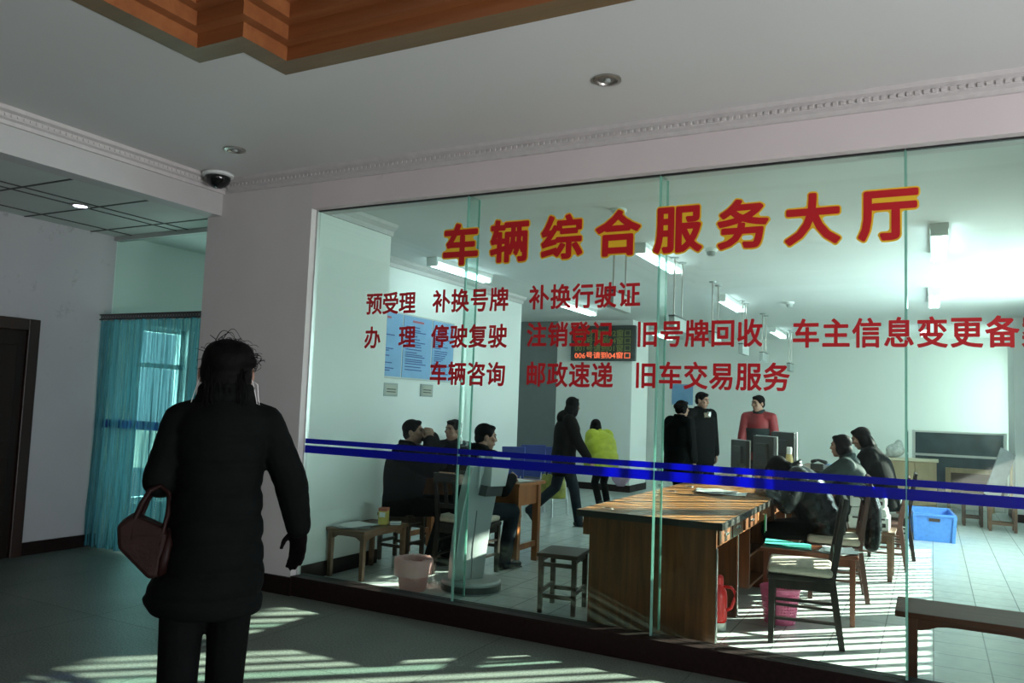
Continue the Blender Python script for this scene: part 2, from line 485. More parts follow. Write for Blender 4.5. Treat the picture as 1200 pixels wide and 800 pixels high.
    def build(self, name, mats, parent=None, smooth=False, bevel=0.0, loc=None, recalc=True):
        if recalc:
            bmesh.ops.recalc_face_normals(self.bm, faces=self.bm.faces)
        me = bpy.data.meshes.new(name)
        self.bm.to_mesh(me)
        self.bm.free()
        if not isinstance(mats, (list, tuple)):
            mats = [mats]
        for m in mats:
            me.materials.append(m)
        o = bpy.data.objects.new(name, me)
        COL.objects.link(o)
        if parent is not None:
            o.parent = parent
        if loc is not None:
            o.location = loc
        if smooth:
            me.polygons.foreach_set('use_smooth', [True] * len(me.polygons))
        if bevel:
            md = o.modifiers.new('bevel', 'BEVEL')
            md.width = bevel
            md.segments = 2
            md.limit_method = 'ANGLE'
        return o
    def remesh(self, name, mats, parent=None, vox=0.01, it=4, fac=0.5, loc=None):
        """merge the pieces into one continuous surface"""
        o = self.build(name, mats, parent)
        md = o.modifiers.new('remesh', 'REMESH')
        md.mode = 'VOXEL'
        md.voxel_size = vox
        md.use_smooth_shade = True
        if it:
            sm = o.modifiers.new('smooth', 'SMOOTH')
            sm.factor = fac
            sm.iterations = it
        dg = bpy.context.evaluated_depsgraph_get()
        me = bpy.data.meshes.new_from_object(o.evaluated_get(dg))
        old = o.data
        o.modifiers.clear()
        o.data = me
        bpy.data.meshes.remove(old)
        me.materials.clear()
        for m in (mats if isinstance(mats, (list, tuple)) else [mats]):
            me.materials.append(m)
        me.polygons.foreach_set('use_smooth', [True] * len(me.polygons))
        if loc is not None:
            o.location = loc
        return o

def thing(name, label, cat, loc=(0, 0, 0), rz=0.0, group=None):
    o = bpy.data.objects.new(name, None)
    COL.objects.link(o)
    o.empty_display_size = 0.1
    o.location = loc
    o.rotation_euler = (0, 0, R(rz))
    return tag(o, label, cat, group)
def tag(o, label, cat, group=None):
    o['label'] = label
    o['category'] = cat
    if group:
        o['group'] = group
    return o
def struct(o):
    o['kind'] = 'structure'
    return o
def dup(root, loc, rz=None, label=None, group=None):
    r = root.copy()
    COL.objects.link(r)
    r.location = loc
    if rz is not None:
        r.rotation_euler = (0, 0, R(rz))
    if label:
        r['label'] = label
    if group:
        r['group'] = group
    for ch in list(root.children):
        c = ch.copy()
        COL.objects.link(c)
        c.parent = r
        for g in list(ch.children):
            d = g.copy()
            COL.objects.link(d)
            d.parent = c
    return r
def bx(name, m, *a, parent=None, bevel=0.0):
    return MB().b(*a).build(name, m, parent, bevel=bevel)

# ---------------------------------------------------------------- lobby shell
FL, CE, OC = 0.0, 3.2, 3.08
XW = 1.45       # inner face of the office's window wall
t = MB(); t.b(-7.2, 4.2, -7.2, 0.0, -0.12, 0); t.b(-7.2, -5.33, 0.0, 3.1, -0.12, 0)
struct(t.build('floor', M['floor_lobby']))
t = MB(); t.b(-5.33, XW + 0.2, 0.0, 13.2, -0.12, 0); t.b(-7.6, -5.33, 5.92, 13.2, -0.12, 0)
struct(t.build('floor_office', M['floor_office']))
t = MB()
yc = -4.0
t.b(-5.33, 4.2, -1.53, 0.1, CE, CE + 0.08); t.b(-5.33, 4.2, -7.2, -6.47, CE, CE + 0.08)
for s0, s1 in ((-1.83, -1.53), (-6.47, -6.17)):
    t.b(-5.33, -3.1, s0, s1, CE, CE + 0.08); t.b(3.1, 4.2, s0, s1, CE, CE + 0.08)
t.b(-5.33, -3.42, -6.17, -1.83, CE, CE + 0.08); t.b(3.42, 4.2, -6.17, -1.83, CE, CE + 0.08)
struct(t.build('ceiling', M['ceil_lobby']))
# stepped wooden coffer in the lobby ceiling
def cross(d):
    a, b, c, e = 3.42 - d, 3.10 - d, 2.17 - d, 2.47 - d
    return [(-a, yc + c), (-b, yc + c), (-b, yc + e), (b, yc + e), (b, yc + c), (a, yc + c), (a, yc - c), (b, yc - c), (b, yc - e), (-b, yc - e), (-b, yc - c), (-a, yc - c)]
def ring(mb, d0, z0, d1, z1, mi):
    A = [mb.bm.verts.new((x, y, z0)) for x, y in cross(d0)]
    B = [mb.bm.verts.new((x, y, z1)) for x, y in cross(d1)]
    for i in range(12):
        j = (i + 1) % 12
        mb.bm.faces.new((A[i], A[j], B[j], B[i])).material_index = mi
t = MB()
z = CE - 0.004
ring(t, 0.0, CE + 0.02, 0.0, z, 1)
ring(t, 0.0, z, 0.135, z, 1)
d = 0.135
for k in range(3):
    ring(t, d, z, d, z + 0.075, 0); z += 0.075
    ring(t, d, z, d + 0.062, z, 0); d += 0.062
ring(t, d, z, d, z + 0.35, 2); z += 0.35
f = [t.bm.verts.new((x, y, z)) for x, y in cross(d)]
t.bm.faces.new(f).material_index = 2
struct(t.build('trim_1', [M['coffer_wood'], M['coffer_edge'], M['coffer_deep']], recalc=False))

# left wall, corridor, pillar, header
WN = (0.66, 1.22, 0.35, 2.12)     # corridor window (y0,y1,z0,z1)
t = MB()
t.b(-7.2, -7.0, -7.2, 0.30, 0, 3.3)
struct(t.build('wall_left', M['wall_lobby']))
t = MB()
t.b(-7.2, -7.0, 0.30, WN[0], 0, 3.3); t.b(-7.2, -7.0, WN[1], 3.1, 0, 3.3)
t.b(-7.2, -7.0, WN[0], WN[1], 0, WN[2]); t.b(-7.2, -7.0, WN[0], WN[1], WN[3], 3.3)
struct(t.build('wall_corridor_left', M['wall_office']))
struct(bx('wall_corridor_end', M['wall_office'], -7.0, -5.60, 3.0, 3.15, 0, 3.2))
w = MB(); y0, y1, z0, z1 = WN
for a in ((y0, y0 + 0.05, z0, z1), (y1 - 0.05, y1, z0, z1), (y0, y1, z0, z0 + 0.05), (y0, y1, z1 - 0.05, z1), (y0, y1, 1.70, 1.75)):
    w.b(-7.12, -7.06, *a)
w = struct(w.build('window_5', M['white_plastic']))
bx('pane', M['glass'], -7.10, -7.09, y0 + 0.04, y1 - 0.04, z0 + 0.04, z1 - 0.04, parent=w)
struct(bx('wall_pillar', M['pillar_paint'], -5.33, -4.2, -0.07, 0.02, 0, 3.25))
struct(bx('wall_header', M['wall_pink'], -4.2, 4.2, -0.07, 0.14, 2.9, 3.25))
struct(bx('wall_front_right', M['wall_lobby'], XW, 4.2, -0.07, 0.14, 0, 2.9))
t = MB()
t.b(4.0, 4.2, -7.2, -5.9, 0, 3.25); t.b(4.0, 4.2, -1.3, 0.14, 0, 3.25); t.b(4.0, 4.2, -5.9, -1.3, 2.65, 3.25)
struct(t.build('wall_right', M['wall_lobby']))
struct(bx('wall_rear', M['wall_lobby'], -7.2, 4.2, -7.2, -7.0, 0, 3.3))
struct(bx('beam_trim', M['beam'], -5.33, -5.17, -7.0, -0.07, 2.92, 3.25))
# cornices: stepped profile with a row of beads
def cornice(name, along, a0, a1, face, sgn):
    prof = [(0, 3.10), (0.022, 3.10), (0.026, 3.125), (0.05, 3.135), (0.055, 3.165), (0.085, 3.175), (0.09, 3.2), (0, 3.2)]
    mb = MB()
    mb.prism([(face + sgn * u, v) for u, v in prof], along, a0, a1)
    n = int((a1 - a0) / 0.04)
    for i in range(n):
        a = a0 + (i + 0.5) * (a1 - a0) / n
        u = face + sgn * 0.056
        c = (a, u, 3.150) if along == 'X' else (u, a, 3.150)
        s = (0.022, 0.008, 0.018) if along == 'X' else (0.008, 0.022, 0.018)
        mb.box(c, s)
    return struct(mb.build(name, M['plaster']))
cornice('trim_2', 'X', -5.08, 4.0, -0.07, -1)
cornice('trim_3', 'Y', -7.0, -0.07, -5.17, 1)
# dropped tile ceiling over the corridor
t = MB(); t.b(-7.0, -5.33, -7.2, 0.3, 2.952, 3.0, 1)
xs = [(-5.97, -5.345), (-6.12, -5.985), (-6.745, -6.135), (-6.99, -6.76)]
y = -6.8
while y < 0.29:
    for a, b_ in xs:
        t.b(a + 0.002, b_ - 0.002, y + 0.009, min(y + 0.62, 0.3) - 0.009, 2.94, 2.975, 0)
    y += 0.62
y = -6.8
while y < 0.29:
    t.b(-6.99, -5.345, y - 0.008, y + 0.008, 2.934, 2.945, 1)
    y += 0.62
for x in (-5.977, -6.127, -6.752):
    t.b(x - 0.008, x + 0.008, -7.0, 0.29, 2.934, 2.945, 1)
t.b(-5.345, -5.33, -7.0, 0.29, 2.925, 2.95, 1)
struct(t.build('ceiling_corridor', [M['drop_tile'], M['drop_grid']]))
struct(MB().b(-7.0, -5.60, 0.34, 3.1, 2.97, 3.05).b(-5.60, -5.33, 0.34, 1.28, 2.97, 3.05).build('ceiling_passage', M['ceil_office']))
# skirting
t = MB(); t.b(-7.0, -6.975, -0.40, 0.30, 0, 0.11)
struct(t.build('baseboard_left', M['kerb'], bevel=0.003))
struct(bx('baseboard_pillar', M['kerb'], -5.35, -4.18, -0.09, -0.07, 0, 0.13))
struct(bx('trim_4', M['kerb'], -4.2, XW, -0.075, 0.075, 0, 0.139, bevel=0.004))

# dark door on the left wall
dr = MB()
dr.b(-7.0, -6.955, -0.50, -0.40, 0, 2.05); dr.b(-7.0, -6.955, -1.50, -1.40, 0, 2.05); dr.b(-7.0, -6.955, -1.40, -0.50, 1.95, 2.05)
dr = struct(dr.build('door_1', M['frame_wood'], bevel=0.006))
lf = MB(); lf.b(-7.0, -6.985, -1.40, -0.50, 0.0, 1.95)
for yy in (-1.30, -0.90):
    for z0, z1 in ((0.15, 0.85), (0.98, 1.82)):
        lf.b(-6.99, -6.972, yy, yy + 0.33, z0, z1)
lf = lf.build('door_leaf', M['dark_wood'], dr, bevel=0.006)
h = MB(); h.cone((-6.985, -1.33, 1.0), (-6.93, -1.33, 1.0), 0.012, 0.012); h.cone((-6.935, -1.33, 1.0), (-6.935, -1.21, 1.0), 0.011, 0.009)
h.build('door_handle', M['chrome'], lf)

# corridor glass partition with blue band
g = struct(bx('window_6', M['glass'], -7.0, -5.33, 0.30, 0.312, 0, 2.90))
bx('safety_band', M['stripe'], -7.0, -5.33, 0.296, 0.299, 1.105, 1.185, parent=g)
bx('top_rail', M['aluminium'], -7.0, -5.33, 0.27, 0.34, 2.90, 2.94, parent=g)

# outside: ground, and an unseen wall added to keep sun out of the entrance
struct(bx('ground_outside', M['ground'], -30, 30, -25, 40, -0.3, -0.13))
struct(bx('sun_block_wall', M['ext_wall'], 4.2, 12, 0.0, 0.15, -0.13, 4.2))
struct(MB().b(-7.6, 4.2, -7.2, 0.14, 3.75, 3.9).b(-7.6, 1.65, 0.14, 13.3, 3.4, 3.5).build('roof_outside', M['ext_wall']))

# ---------------------------------------------------------------- office shell
struct(bx('ceiling_office', M['ceil_office'], -7.6, XW + 0.2, 0.14, 13.2, OC, OC + 0.1))
struct(bx('wall_office_jamb', M['wall_office'], -5.33, -4.45, 0.02, 1.28, 0, OC))
struct(bx('wall_office_left', M['wall_office'], -5.60, -5.45, 1.28, 5.92, 0, OC))
struct(bx('wall_alcove_left', M['wall_office'], -7.6, -7.45, 5.92, 13.0, 0, OC))
struct(bx('wall_alcove_front', M['wall_office'], -7.45, -5.60, 5.78, 5.92, 0, OC))
struct(bx('wall_alcove_back', M['alcove_grey'], -7.45, -6.24, 8.99, 9.12, 0, OC))  # back of the alcove, a darker grey than the other office walls
struct(bx('wall_column', M['wall_office'], -6.24, -4.76, 8.98, 9.88, 0, OC))
struct(bx('wall_back', M['wall_office'], -7.45, XW, 13.0, 13.15, 0, OC))
struct(bx('wall_pier', M['wall_office'], 1.1, XW, 9.56, 10.7, 0, OC))
# window wall with two barred windows
W1, W2 = (3.72, 7.31), (2.05, 3.5)
ZS, ZH = 0.715, 2.79
W3 = (10.85, 12.75)   # third window, out of view, its blind added to stop the sun
t = MB()
t.b(XW, XW + 0.2, 0.14, W2[0], 0, OC); t.b(XW, XW + 0.2, W2[1], W1[0], 0, OC); t.b(XW, XW + 0.2, W1[1], W3[0], 0, OC); t.b(XW, XW + 0.2, W3[1], 13.15, 0, OC)
for a in (W1, W2, W3):
    t.b(XW, XW + 0.2, a[0], a[1], 0, ZS); t.b(XW, XW + 0.2, a[0], a[1], ZH, OC)
struct(t.build('wall_office_right', M['wall_office']))
for k, a in enumerate((W1, W2)):
    f = MB()
    f.b(XW + 0.08, XW + 0.12, a[0], a[0] + 0.05, ZS, ZH); f.b(XW + 0.08, XW + 0.12, a[1] - 0.05, a[1], ZS, ZH)
    f.b(XW + 0.08, XW + 0.12, a[0], a[1], ZS, ZS + 0.05); f.b(XW + 0.08, XW + 0.12, a[0], a[1], ZH - 0.05, ZH)
    f = struct(f.build('window_%d' % (7 + k), M['white_plastic']))
    bl = MB()
    y = a[0] + 0.13
    kk = 0
    while y < a[1] - 0.06:
        bl.b(XW + 0.085, XW + 0.115, y, y + (0.045, 0.065, 0.04, 0.10)[kk % 4], ZS, ZH)
        y += (0.15, 0.18, 0.16, 0.24)[kk % 4]
        kk += 1
    bl.build('window_bars', M['white_plastic'], f)
struct(bx('window_9', film('sun_block_blind', (0.8, 0.82, 0.8), (1, 1, 1), 0.0), XW + 0.08, XW + 0.10, W3[0], W3[1], ZS, ZH))  # unseen blind, added so that no direct sun enters here
# crown moulding and skirting
t = MB()
pr = [(0, 2.98), (0.02, 2.98), (0.03, 3.02), (0.07, 3.05), (0.08, 3.08), (0, 3.08)]
t.prism([(-4.45 + u, v) for u, v in pr], 'Y', 0.15, 1.28)
t.prism([(-5.45 + u, v) for u, v in pr], 'Y', 1.28, 5.92)
struct(t.build('trim_5', M['plaster']))
t = MB(); t.b(-4.45, -4.43, 0.10, 1.28, 0, 0.12); t.b(-5.45, -5.43, 1.28, 5.92, 0, 0.12)
t.b(-4.76, -4.74, 8.98, 9.88, 0, 0.12); t.b(-6.24, -4.74, 8.96, 8.98, 0, 0.12); t.b(-4.7, XW, 12.98, 13.0, 0, 0.12); t.b(1.08, XW, 9.54, 9.56, 0, 0.12); t.b(1.08, 1.1, 9.54, 10.7, 0, 0.12)
struct(t.build('baseboard_office', M['kerb']))

# the big glass screen: four panes, fins at the joints, blue safety film
PX = [-4.2, -2.84, -1.467, -0.12, XW]
for i in range(4):
    a, b_ = PX[i], PX[i + 1]
    p = struct(bx('window_%d' % (i + 1), M['glass'], a + 0.002, b_ - 0.002, 0.0, 0.012, 0.139, 2.9))
    bx('safety_film', M['stripe'], a + 0.002, b_ - 0.002, -0.004, -0.001, 1.113, 1.149, parent=p)
    bx('safety_film', M['stripe'], a + 0.002, b_ - 0.002, -0.004, -0.001, 1.042, 1.099, parent=p)
    if i:
        bx('joint_edge', M['glass_edge'], a - 0.006, a + 0.006, -0.001, 0.013, 0.139, 2.9, parent=p)
        bx('glass_fin', M['glass'], a - 0.006, a + 0.006, 0.016, 0.15, 0.139, 2.9, parent=p)
        bx('fin_edge', M['glass_edge'], a - 0.006, a + 0.006, 0.1505, 0.158, 0.139, 2.9, parent=p)
    bx('top_channel', M['black_plastic'], a + 0.002, b_ - 0.002, -0.004, 0.016, 2.889, 2.9, parent=p)
    if i == 0:
        bx('edge_channel', M['aluminium'], a, a + 0.012, -0.012, 0.024, 0.139, 2.9, parent=p)

# ---------------------------------------------------------------- lettering
_tc = {}
def glyph_mesh(ch, size, off, depth=0.0):
    """flat glyph, its strokes thickened by off on every side"""
    key = (ch, round(size, 4), off)
    if key in _tc:
        return _tc[key]
    cu = bpy.data.curves.new('glyph', 'FONT')
    cu.body = ch
    cu.size = size
    cu.resolution_u = 3
    o = bpy.data.objects.new('glyph', cu)
    COL.objects.link(o)
    dg = bpy.context.evaluated_depsgraph_get()
    me = bpy.data.meshes.new_from_object(o.evaluated_get(dg))
    bpy.data.objects.remove(o)
    bpy.data.curves.remove(cu)
    if off:
        bm = bmesh.new()
        bm.from_mesh(me)
        bmesh.ops.remove_doubles(bm, verts=bm.verts, dist=size * 1e-4)
        segs = [(e.verts[0].co.copy(), e.verts[1].co.copy()) for e in bm.edges if len(e.link_faces) == 1]
        pts = {(round(p.x, 6), round(p.y, 6)) for s_ in segs for p in s_}
        for p, q in segs:
            d = q - p
            if d.length < 1e-9:
                continue
            n = Vector((-d.y, d.x, 0)).normalized() * off
            k = Vector((0, 0, -random.uniform(0.0002, 0.0009)))
            bm.faces.new([bm.verts.new(v + k) for v in (p - n, q - n, q + n, p + n)])
        for x, y in sorted(pts):
            k = -random.uniform(0.0002, 0.0009)
            bm.faces.new([bm.verts.new((x + off * math.cos(a * math.pi / 4), y + off * math.sin(a * math.pi / 4), k)) for a in range(8)])
        bm.to_mesh(me)
        bm.free()
    _tc[key] = me
    return me
def backing_mesh(ch, size, grow, close, cell=0.0021):
    """glyph grown by grow, its narrow gaps filled up, as one flat sheet"""
    src = glyph_mesh(ch, size, 0.0)
    src.calc_loop_triangles()
    tri = [[src.vertices[i].co for i in t_.vertices] for t_ in src.loop_triangles]
    pad = grow + close + 3 * cell
    x0, x1, y0, y1 = bounds(src)
    x0, y0 = x0 - pad, y0 - pad
    nx, ny = int((x1 + pad - x0) / cell) + 1, int((y1 + pad - y0) / cell) + 1
    g = np.zeros((ny, nx), bool)
    for a, b, c in tri:
        i0, i1 = int((min(a.x, b.x, c.x) - x0) / cell), int((max(a.x, b.x, c.x) - x0) / cell) + 1
        j0, j1 = int((min(a.y, b.y, c.y) - y0) / cell), int((max(a.y, b.y, c.y) - y0) / cell) + 1
        X, Y = np.meshgrid(x0 + (np.arange(i0, i1 + 1) + 0.5) * cell, y0 + (np.arange(j0, j1 + 1) + 0.5) * cell)
        def side(p, q):
            return (q.x - p.x) * (Y - p.y) - (q.y - p.y) * (X - p.x)
        s1, s2, s3 = side(a, b), side(b, c), side(c, a)
        g[j0:j1 + 1, i0:i1 + 1] |= ((s1 >= 0) & (s2 >= 0) & (s3 >= 0)) | ((s1 <= 0) & (s2 <= 0) & (s3 <= 0))
    def dil(m, r):
        n = int(r / cell + 0.5)
        o = np.zeros_like(m)
        for dy in range(-n, n + 1):
            for dx in range(-n, n + 1):
                if dx * dx + dy * dy <= n * n + 1:
                    o |= np.roll(np.roll(m, dy, 0), dx, 1)
        return o
    g = dil(g, grow)
    g = ~dil(~dil(g, close), close)
    bm = bmesh.new()
    for j in range(ny):
        i = 0
        while i < nx:
            if g[j, i]:
                k = i
                while k < nx and g[j, k]:
                    k += 1
                xa, xb, ya, yb = x0 + i * cell, x0 + k * cell, y0 + j * cell, y0 + (j + 1) * cell
                bm.faces.new([bm.verts.new(p) for p in ((xa, ya, 0), (xb, ya, 0), (xb, yb, 0), (xa, yb, 0))])
                i = k
            i += 1
    me = bpy.data.meshes.new('backing')
    bm.to_mesh(me)
    bm.free()
    return me
def bounds(me):
    xs = [v.co.x for v in me.vertices]; ys = [v.co.y for v in me.vertices]
    return min(xs), max(xs), min(ys), max(ys)
_ref = bounds(glyph_mesh('\u56fd', 1.0, 0.0, 0.0))
REFC = ((_ref[0] + _ref[1]) / 2, (_ref[2] + _ref[3]) / 2)
REFH = _ref[3] - _ref[2]
def char(ch, name, x, z, y, h, sx, off, depth, m, parent, ctr=None):
    s = h / REFH
    me = glyph_mesh(ch, s, off, depth).copy()
    me.materials.clear(); me.materials.append(m)
    o = bpy.data.objects.new(name, me)
    COL.objects.link(o)
    o.parent = parent
    c = ctr or (REFC[0] * s, REFC[1] * s)
    o.rotation_euler = (R(90), 0, 0)
    o.scale = (sx, 1, 1)
    o.location = (x - c[0] * sx, y, z - c[1])
    return o
TT = thing('sign_lettering', 'row of eight large red characters outlined in yellow across the top of the glass', 'lettering', (-1.54, -0.01, 2.545))
for i, ch in enumerate('\u8f66\u8f86\u7efc\u5408\u670d\u52a1\u5927\u5385'):
    x = -2.883 + i * 0.3829 + 1.54
    c = char(ch, 'character', x, 0.0, -0.0025, 0.262, 1.0, 0.0095, 0.001, M['red_vinyl'], TT)
    ym = backing_mesh(ch, 0.262 / REFH, 0.0195, 0.0125)
    ym.materials.append(M['yellow_vinyl'])
    y_ = bpy.data.objects.new('outline', ym)
    COL.objects.link(y_)
    y_.parent = c
    y_.matrix_parent_inverse = Matrix.Identity(4)
    y_.rotation_euler = (0, 0, 0); y_.scale = (1, 1, 1); y_.location = (0, 0, -0.0022)
LAB = 'red characters on the glass, '
LINES = [('\u9884\u53d7\u7406', -3.678, -3.245, 2.155, 'lettering of three characters, first phrase of upper row on the glass'),
    ('\u8865\u6362\u53f7\u724c', -3.094, -2.497, 2.157, 'lettering of four characters, second phrase of upper row crossing glass joint'),
    ('\u8865\u6362\u884c\u9a76\u8bc1', -2.337, -1.582, 2.161, 'lettering of five characters, last phrase of upper row under large title'),
    ('\u529e', -3.677, -3.537, 1.906, 'single character at far left of middle row on the glass'),
    ('\u7406', -3.371, -3.238, 1.910, 'single character second from left in middle row on the glass'),
    ('\u505c\u9a76\u590d\u9a76', -3.094, -2.498, 1.910, 'lettering of four characters in middle row over the blue wall posters'),
    ('\u6ce8\u9500\u767b\u8bb0', -2.346, -1.752, 1.916, 'lettering of four characters in middle row over the electronic display board'),
    ('\u65e7\u53f7\u724c\u56de\u6536', -1.598, -0.853, 1.914, 'lettering of five characters in middle row crossing the middle glass joint'),
    ('\u8f66\u4e3b\u4fe1\u606f\u53d8\u66f4\u5907\u6848', -0.686, 0.535, 1.908, 'lettering of eight characters, long last phrase of middle row'),
    ('\u8f66\u8f86\u54a8\u8be2', -3.094, -2.500, 1.655, 'lettering of four characters, first phrase of bottom row on the glass'),
    ('\u90ae\u653f\u901f\u9012', -2.342, -1.745, 1.658, 'lettering of four characters in bottom row below the display board'),
    ('\u65e7\u8f66\u4ea4\u6613\u670d\u52a1', -1.602, -0.703, 1.664, 'lettering of six characters in bottom row above the standing men')]
for s, x0, x1, zc, lab in LINES:
    n = len(s)
    T = thing('sign_lettering', 'red ' + lab, 'lettering', ((x0 + x1) / 2, -0.004, zc), group='small red phrases on the glass')
    wch = 0.138
    pit = (x1 - x0 - wch) / (n - 1) if n > 1 else 0
    for i, ch in enumerate(s):
        char(ch, 'character', x0 + wch / 2 + i * pit - (x0 + x1) / 2, 0, 0, 0.146, 0.89, 0.0042, 0.001, M['red_vinyl'], T)
# ---------------------------------------------------------------- ceiling fittings
LAMPS = [(-4.95, 3.35, 'over the blue wall posters, nearest the glass'), (-2.52, 3.32, 'over the front desk, middle column nearest the glass'), (0.06, 3.32, 'right column, nearest the glass'),
         (-4.95, 6.9, 'above the walking woman, left column'), (-2.55, 6.85, 'beside the hanging signs, middle column second row'), (0.03, 6.85, 'right column, second from the glass'),
         (-4.95, 11.3, 'far left beyond the column'), (-2.6, 11.1, 'far end of the middle column by the back wall'), (-0.12, 11.0, 'far end of the right column by the back wall')]
proto = None
for i, (x, y, lab) in enumerate(LAMPS):
    lab = 'lit fluorescent ceiling lamp ' + lab
    if proto is None:
        proto = thing('ceiling_lamp', lab, 'lamp', (x, y, 3.0), group='fluorescent ceiling lamps')
        m = MB(); m.b(-0.07, 0.07, -0.64, 0.64, 0.035, 0.08)
        m.prism([(-0.07, 0.035), (-0.03, 0.012), (0.03, 0.012), (0.07, 0.035)], 'Y', -0.63, 0.63)
        m.build('lamp_body', M['white_plastic'], proto)
        for s_ in (-0.04, 0.04):
            m = MB(); m.cone((s_, -0.60, -0.004), (s_, 0.60, -0.004), 0.015, 0.015, 12)
            m.build('tube', M['tube'], proto, smooth=False)
        for s_ in (-0.62, 0.62):
            bx('lamp_holder', M['white_plastic'], -0.065, 0.065, s_ - 0.018, s_ + 0.018, -0.02, 0.04, parent=proto)
    else:
        dup(proto, (x, y, 3.0), label=lab)

proto = None
for i, (y, hw, lab) in enumerate([(1.85, 0.25, 'nearest the glass'), (3.65, 0.2, 'second from the glass'), (5.3, 0.2, 'third from the glass'), (7.05, 0.2, 'fourth from the glass'), (8.6, 0.2, 'fifth from the glass'), (11.3, 0.2, 'farthest, by the back wall')]):
    lab = 'dark edge-on sign hanging on two thin rods, ' + lab
    if proto is None:
        proto = thing('hanging_sign', lab, 'sign', (-2.4, y, 2.31), group='signs hanging over the counter')
        bx('sign_box', M['grey_plastic'], -0.03, 0.03, -0.22, 0.22, 0, 0.15, parent=proto, bevel=0.005)
        bx('sign_frame', M['dark_grey_plastic'], -0.033, 0.033, -0.225, 0.225, 0.135, 0.152, parent=proto)
        for s_ in (-0.15, 0.15):
            MB().cone((0, s_, 0.15), (0, s_, 0.77), 0.009, 0.009, 8).build('rod', M['chrome'], proto)
            MB().cone((0, s_, 0.755), (0, s_, 0.77), 0.04, 0.045, 12).build('rod_plate', M['grey_plastic'], proto)
    else:
        dup(proto, (-2.4, y, 2.31), label=lab)
proto = None
for x, y, lab in [(-1.93, 3.15, 'behind the title lettering'), (-1.80, 7.2, 'near the back of the office'), (-2.25, 1.38, 'nearest the glass')]:
    lab = 'small round smoke detector on office ceiling ' + lab
    if proto is None:
        proto = thing('smoke_detector', lab, 'detector', (x, y, OC), group='smoke detectors')
        MB().lathe([(0.065, 0), (0.065, -0.02), (0.05, -0.035)], 20).build('detector_base', M['white_plastic'], proto, smooth=False)
        MB().lathe([(0.045, -0.03), (0.043, -0.06), (0.03, -0.075)], 20).build('detector_head', M['grey_plastic'], proto)
    else:
        dup(proto, (x, y, OC), label=lab)

def downlight(loc, lab, on=False):
    T = thing('downlight', lab, 'lamp', loc, group='lobby downlights')
    MB().lathe([(0.050, -0.001), (0.075, -0.001), (0.075, -0.010), (0.056, -0.012), (0.050, -0.001)], 28, closed=True).build('downlight_ring', M['chrome'], T, smooth=False)
    if on:
        MB().lathe([(0.001, -0.014), (0.05, -0.012), (0.05, -0.004)], 24).build('bulb', M['lamp_on'], T)
    else:
        MB().lathe([(0.050, -0.002), (0.046, -0.005), (0.02, -0.004)], 24).build('reflector', M['lamp_off'], T)
        MB().lathe([(0.018, -0.004), (0.018, -0.014), (0.01, -0.018)], 16).build('bulb', M['grey_plastic'], T)
downlight((-1.52, -0.8, CE), 'unlit round downlight in the lobby ceiling above the glass title')
downlight((-4.39, -0.68, CE), 'unlit round downlight in the lobby ceiling beside the dome camera')
downlight((-6.09, -0.69, 2.94), 'lit small downlight in the lowered tile ceiling of the corridor', True)

T = thing('dome_camera', 'black dome security camera with white ring in the ceiling corner', 'camera', (-4.98, -0.30, CE))
MB().lathe([(0.095, 0), (0.118, -0.012), (0.118, -0.03), (0.09, -0.038)], 32).build('camera_base', M['white_plastic'], T)
MB().lathe([(0.098, -0.032), (0.096, -0.055), (0.085, -0.085), (0.06, -0.11), (0.03, -0.124), (0.002, -0.128)], 32).build('dome', mat('smoked_dome', (0.006, 0.007, 0.007), 0.12), T, smooth=True)

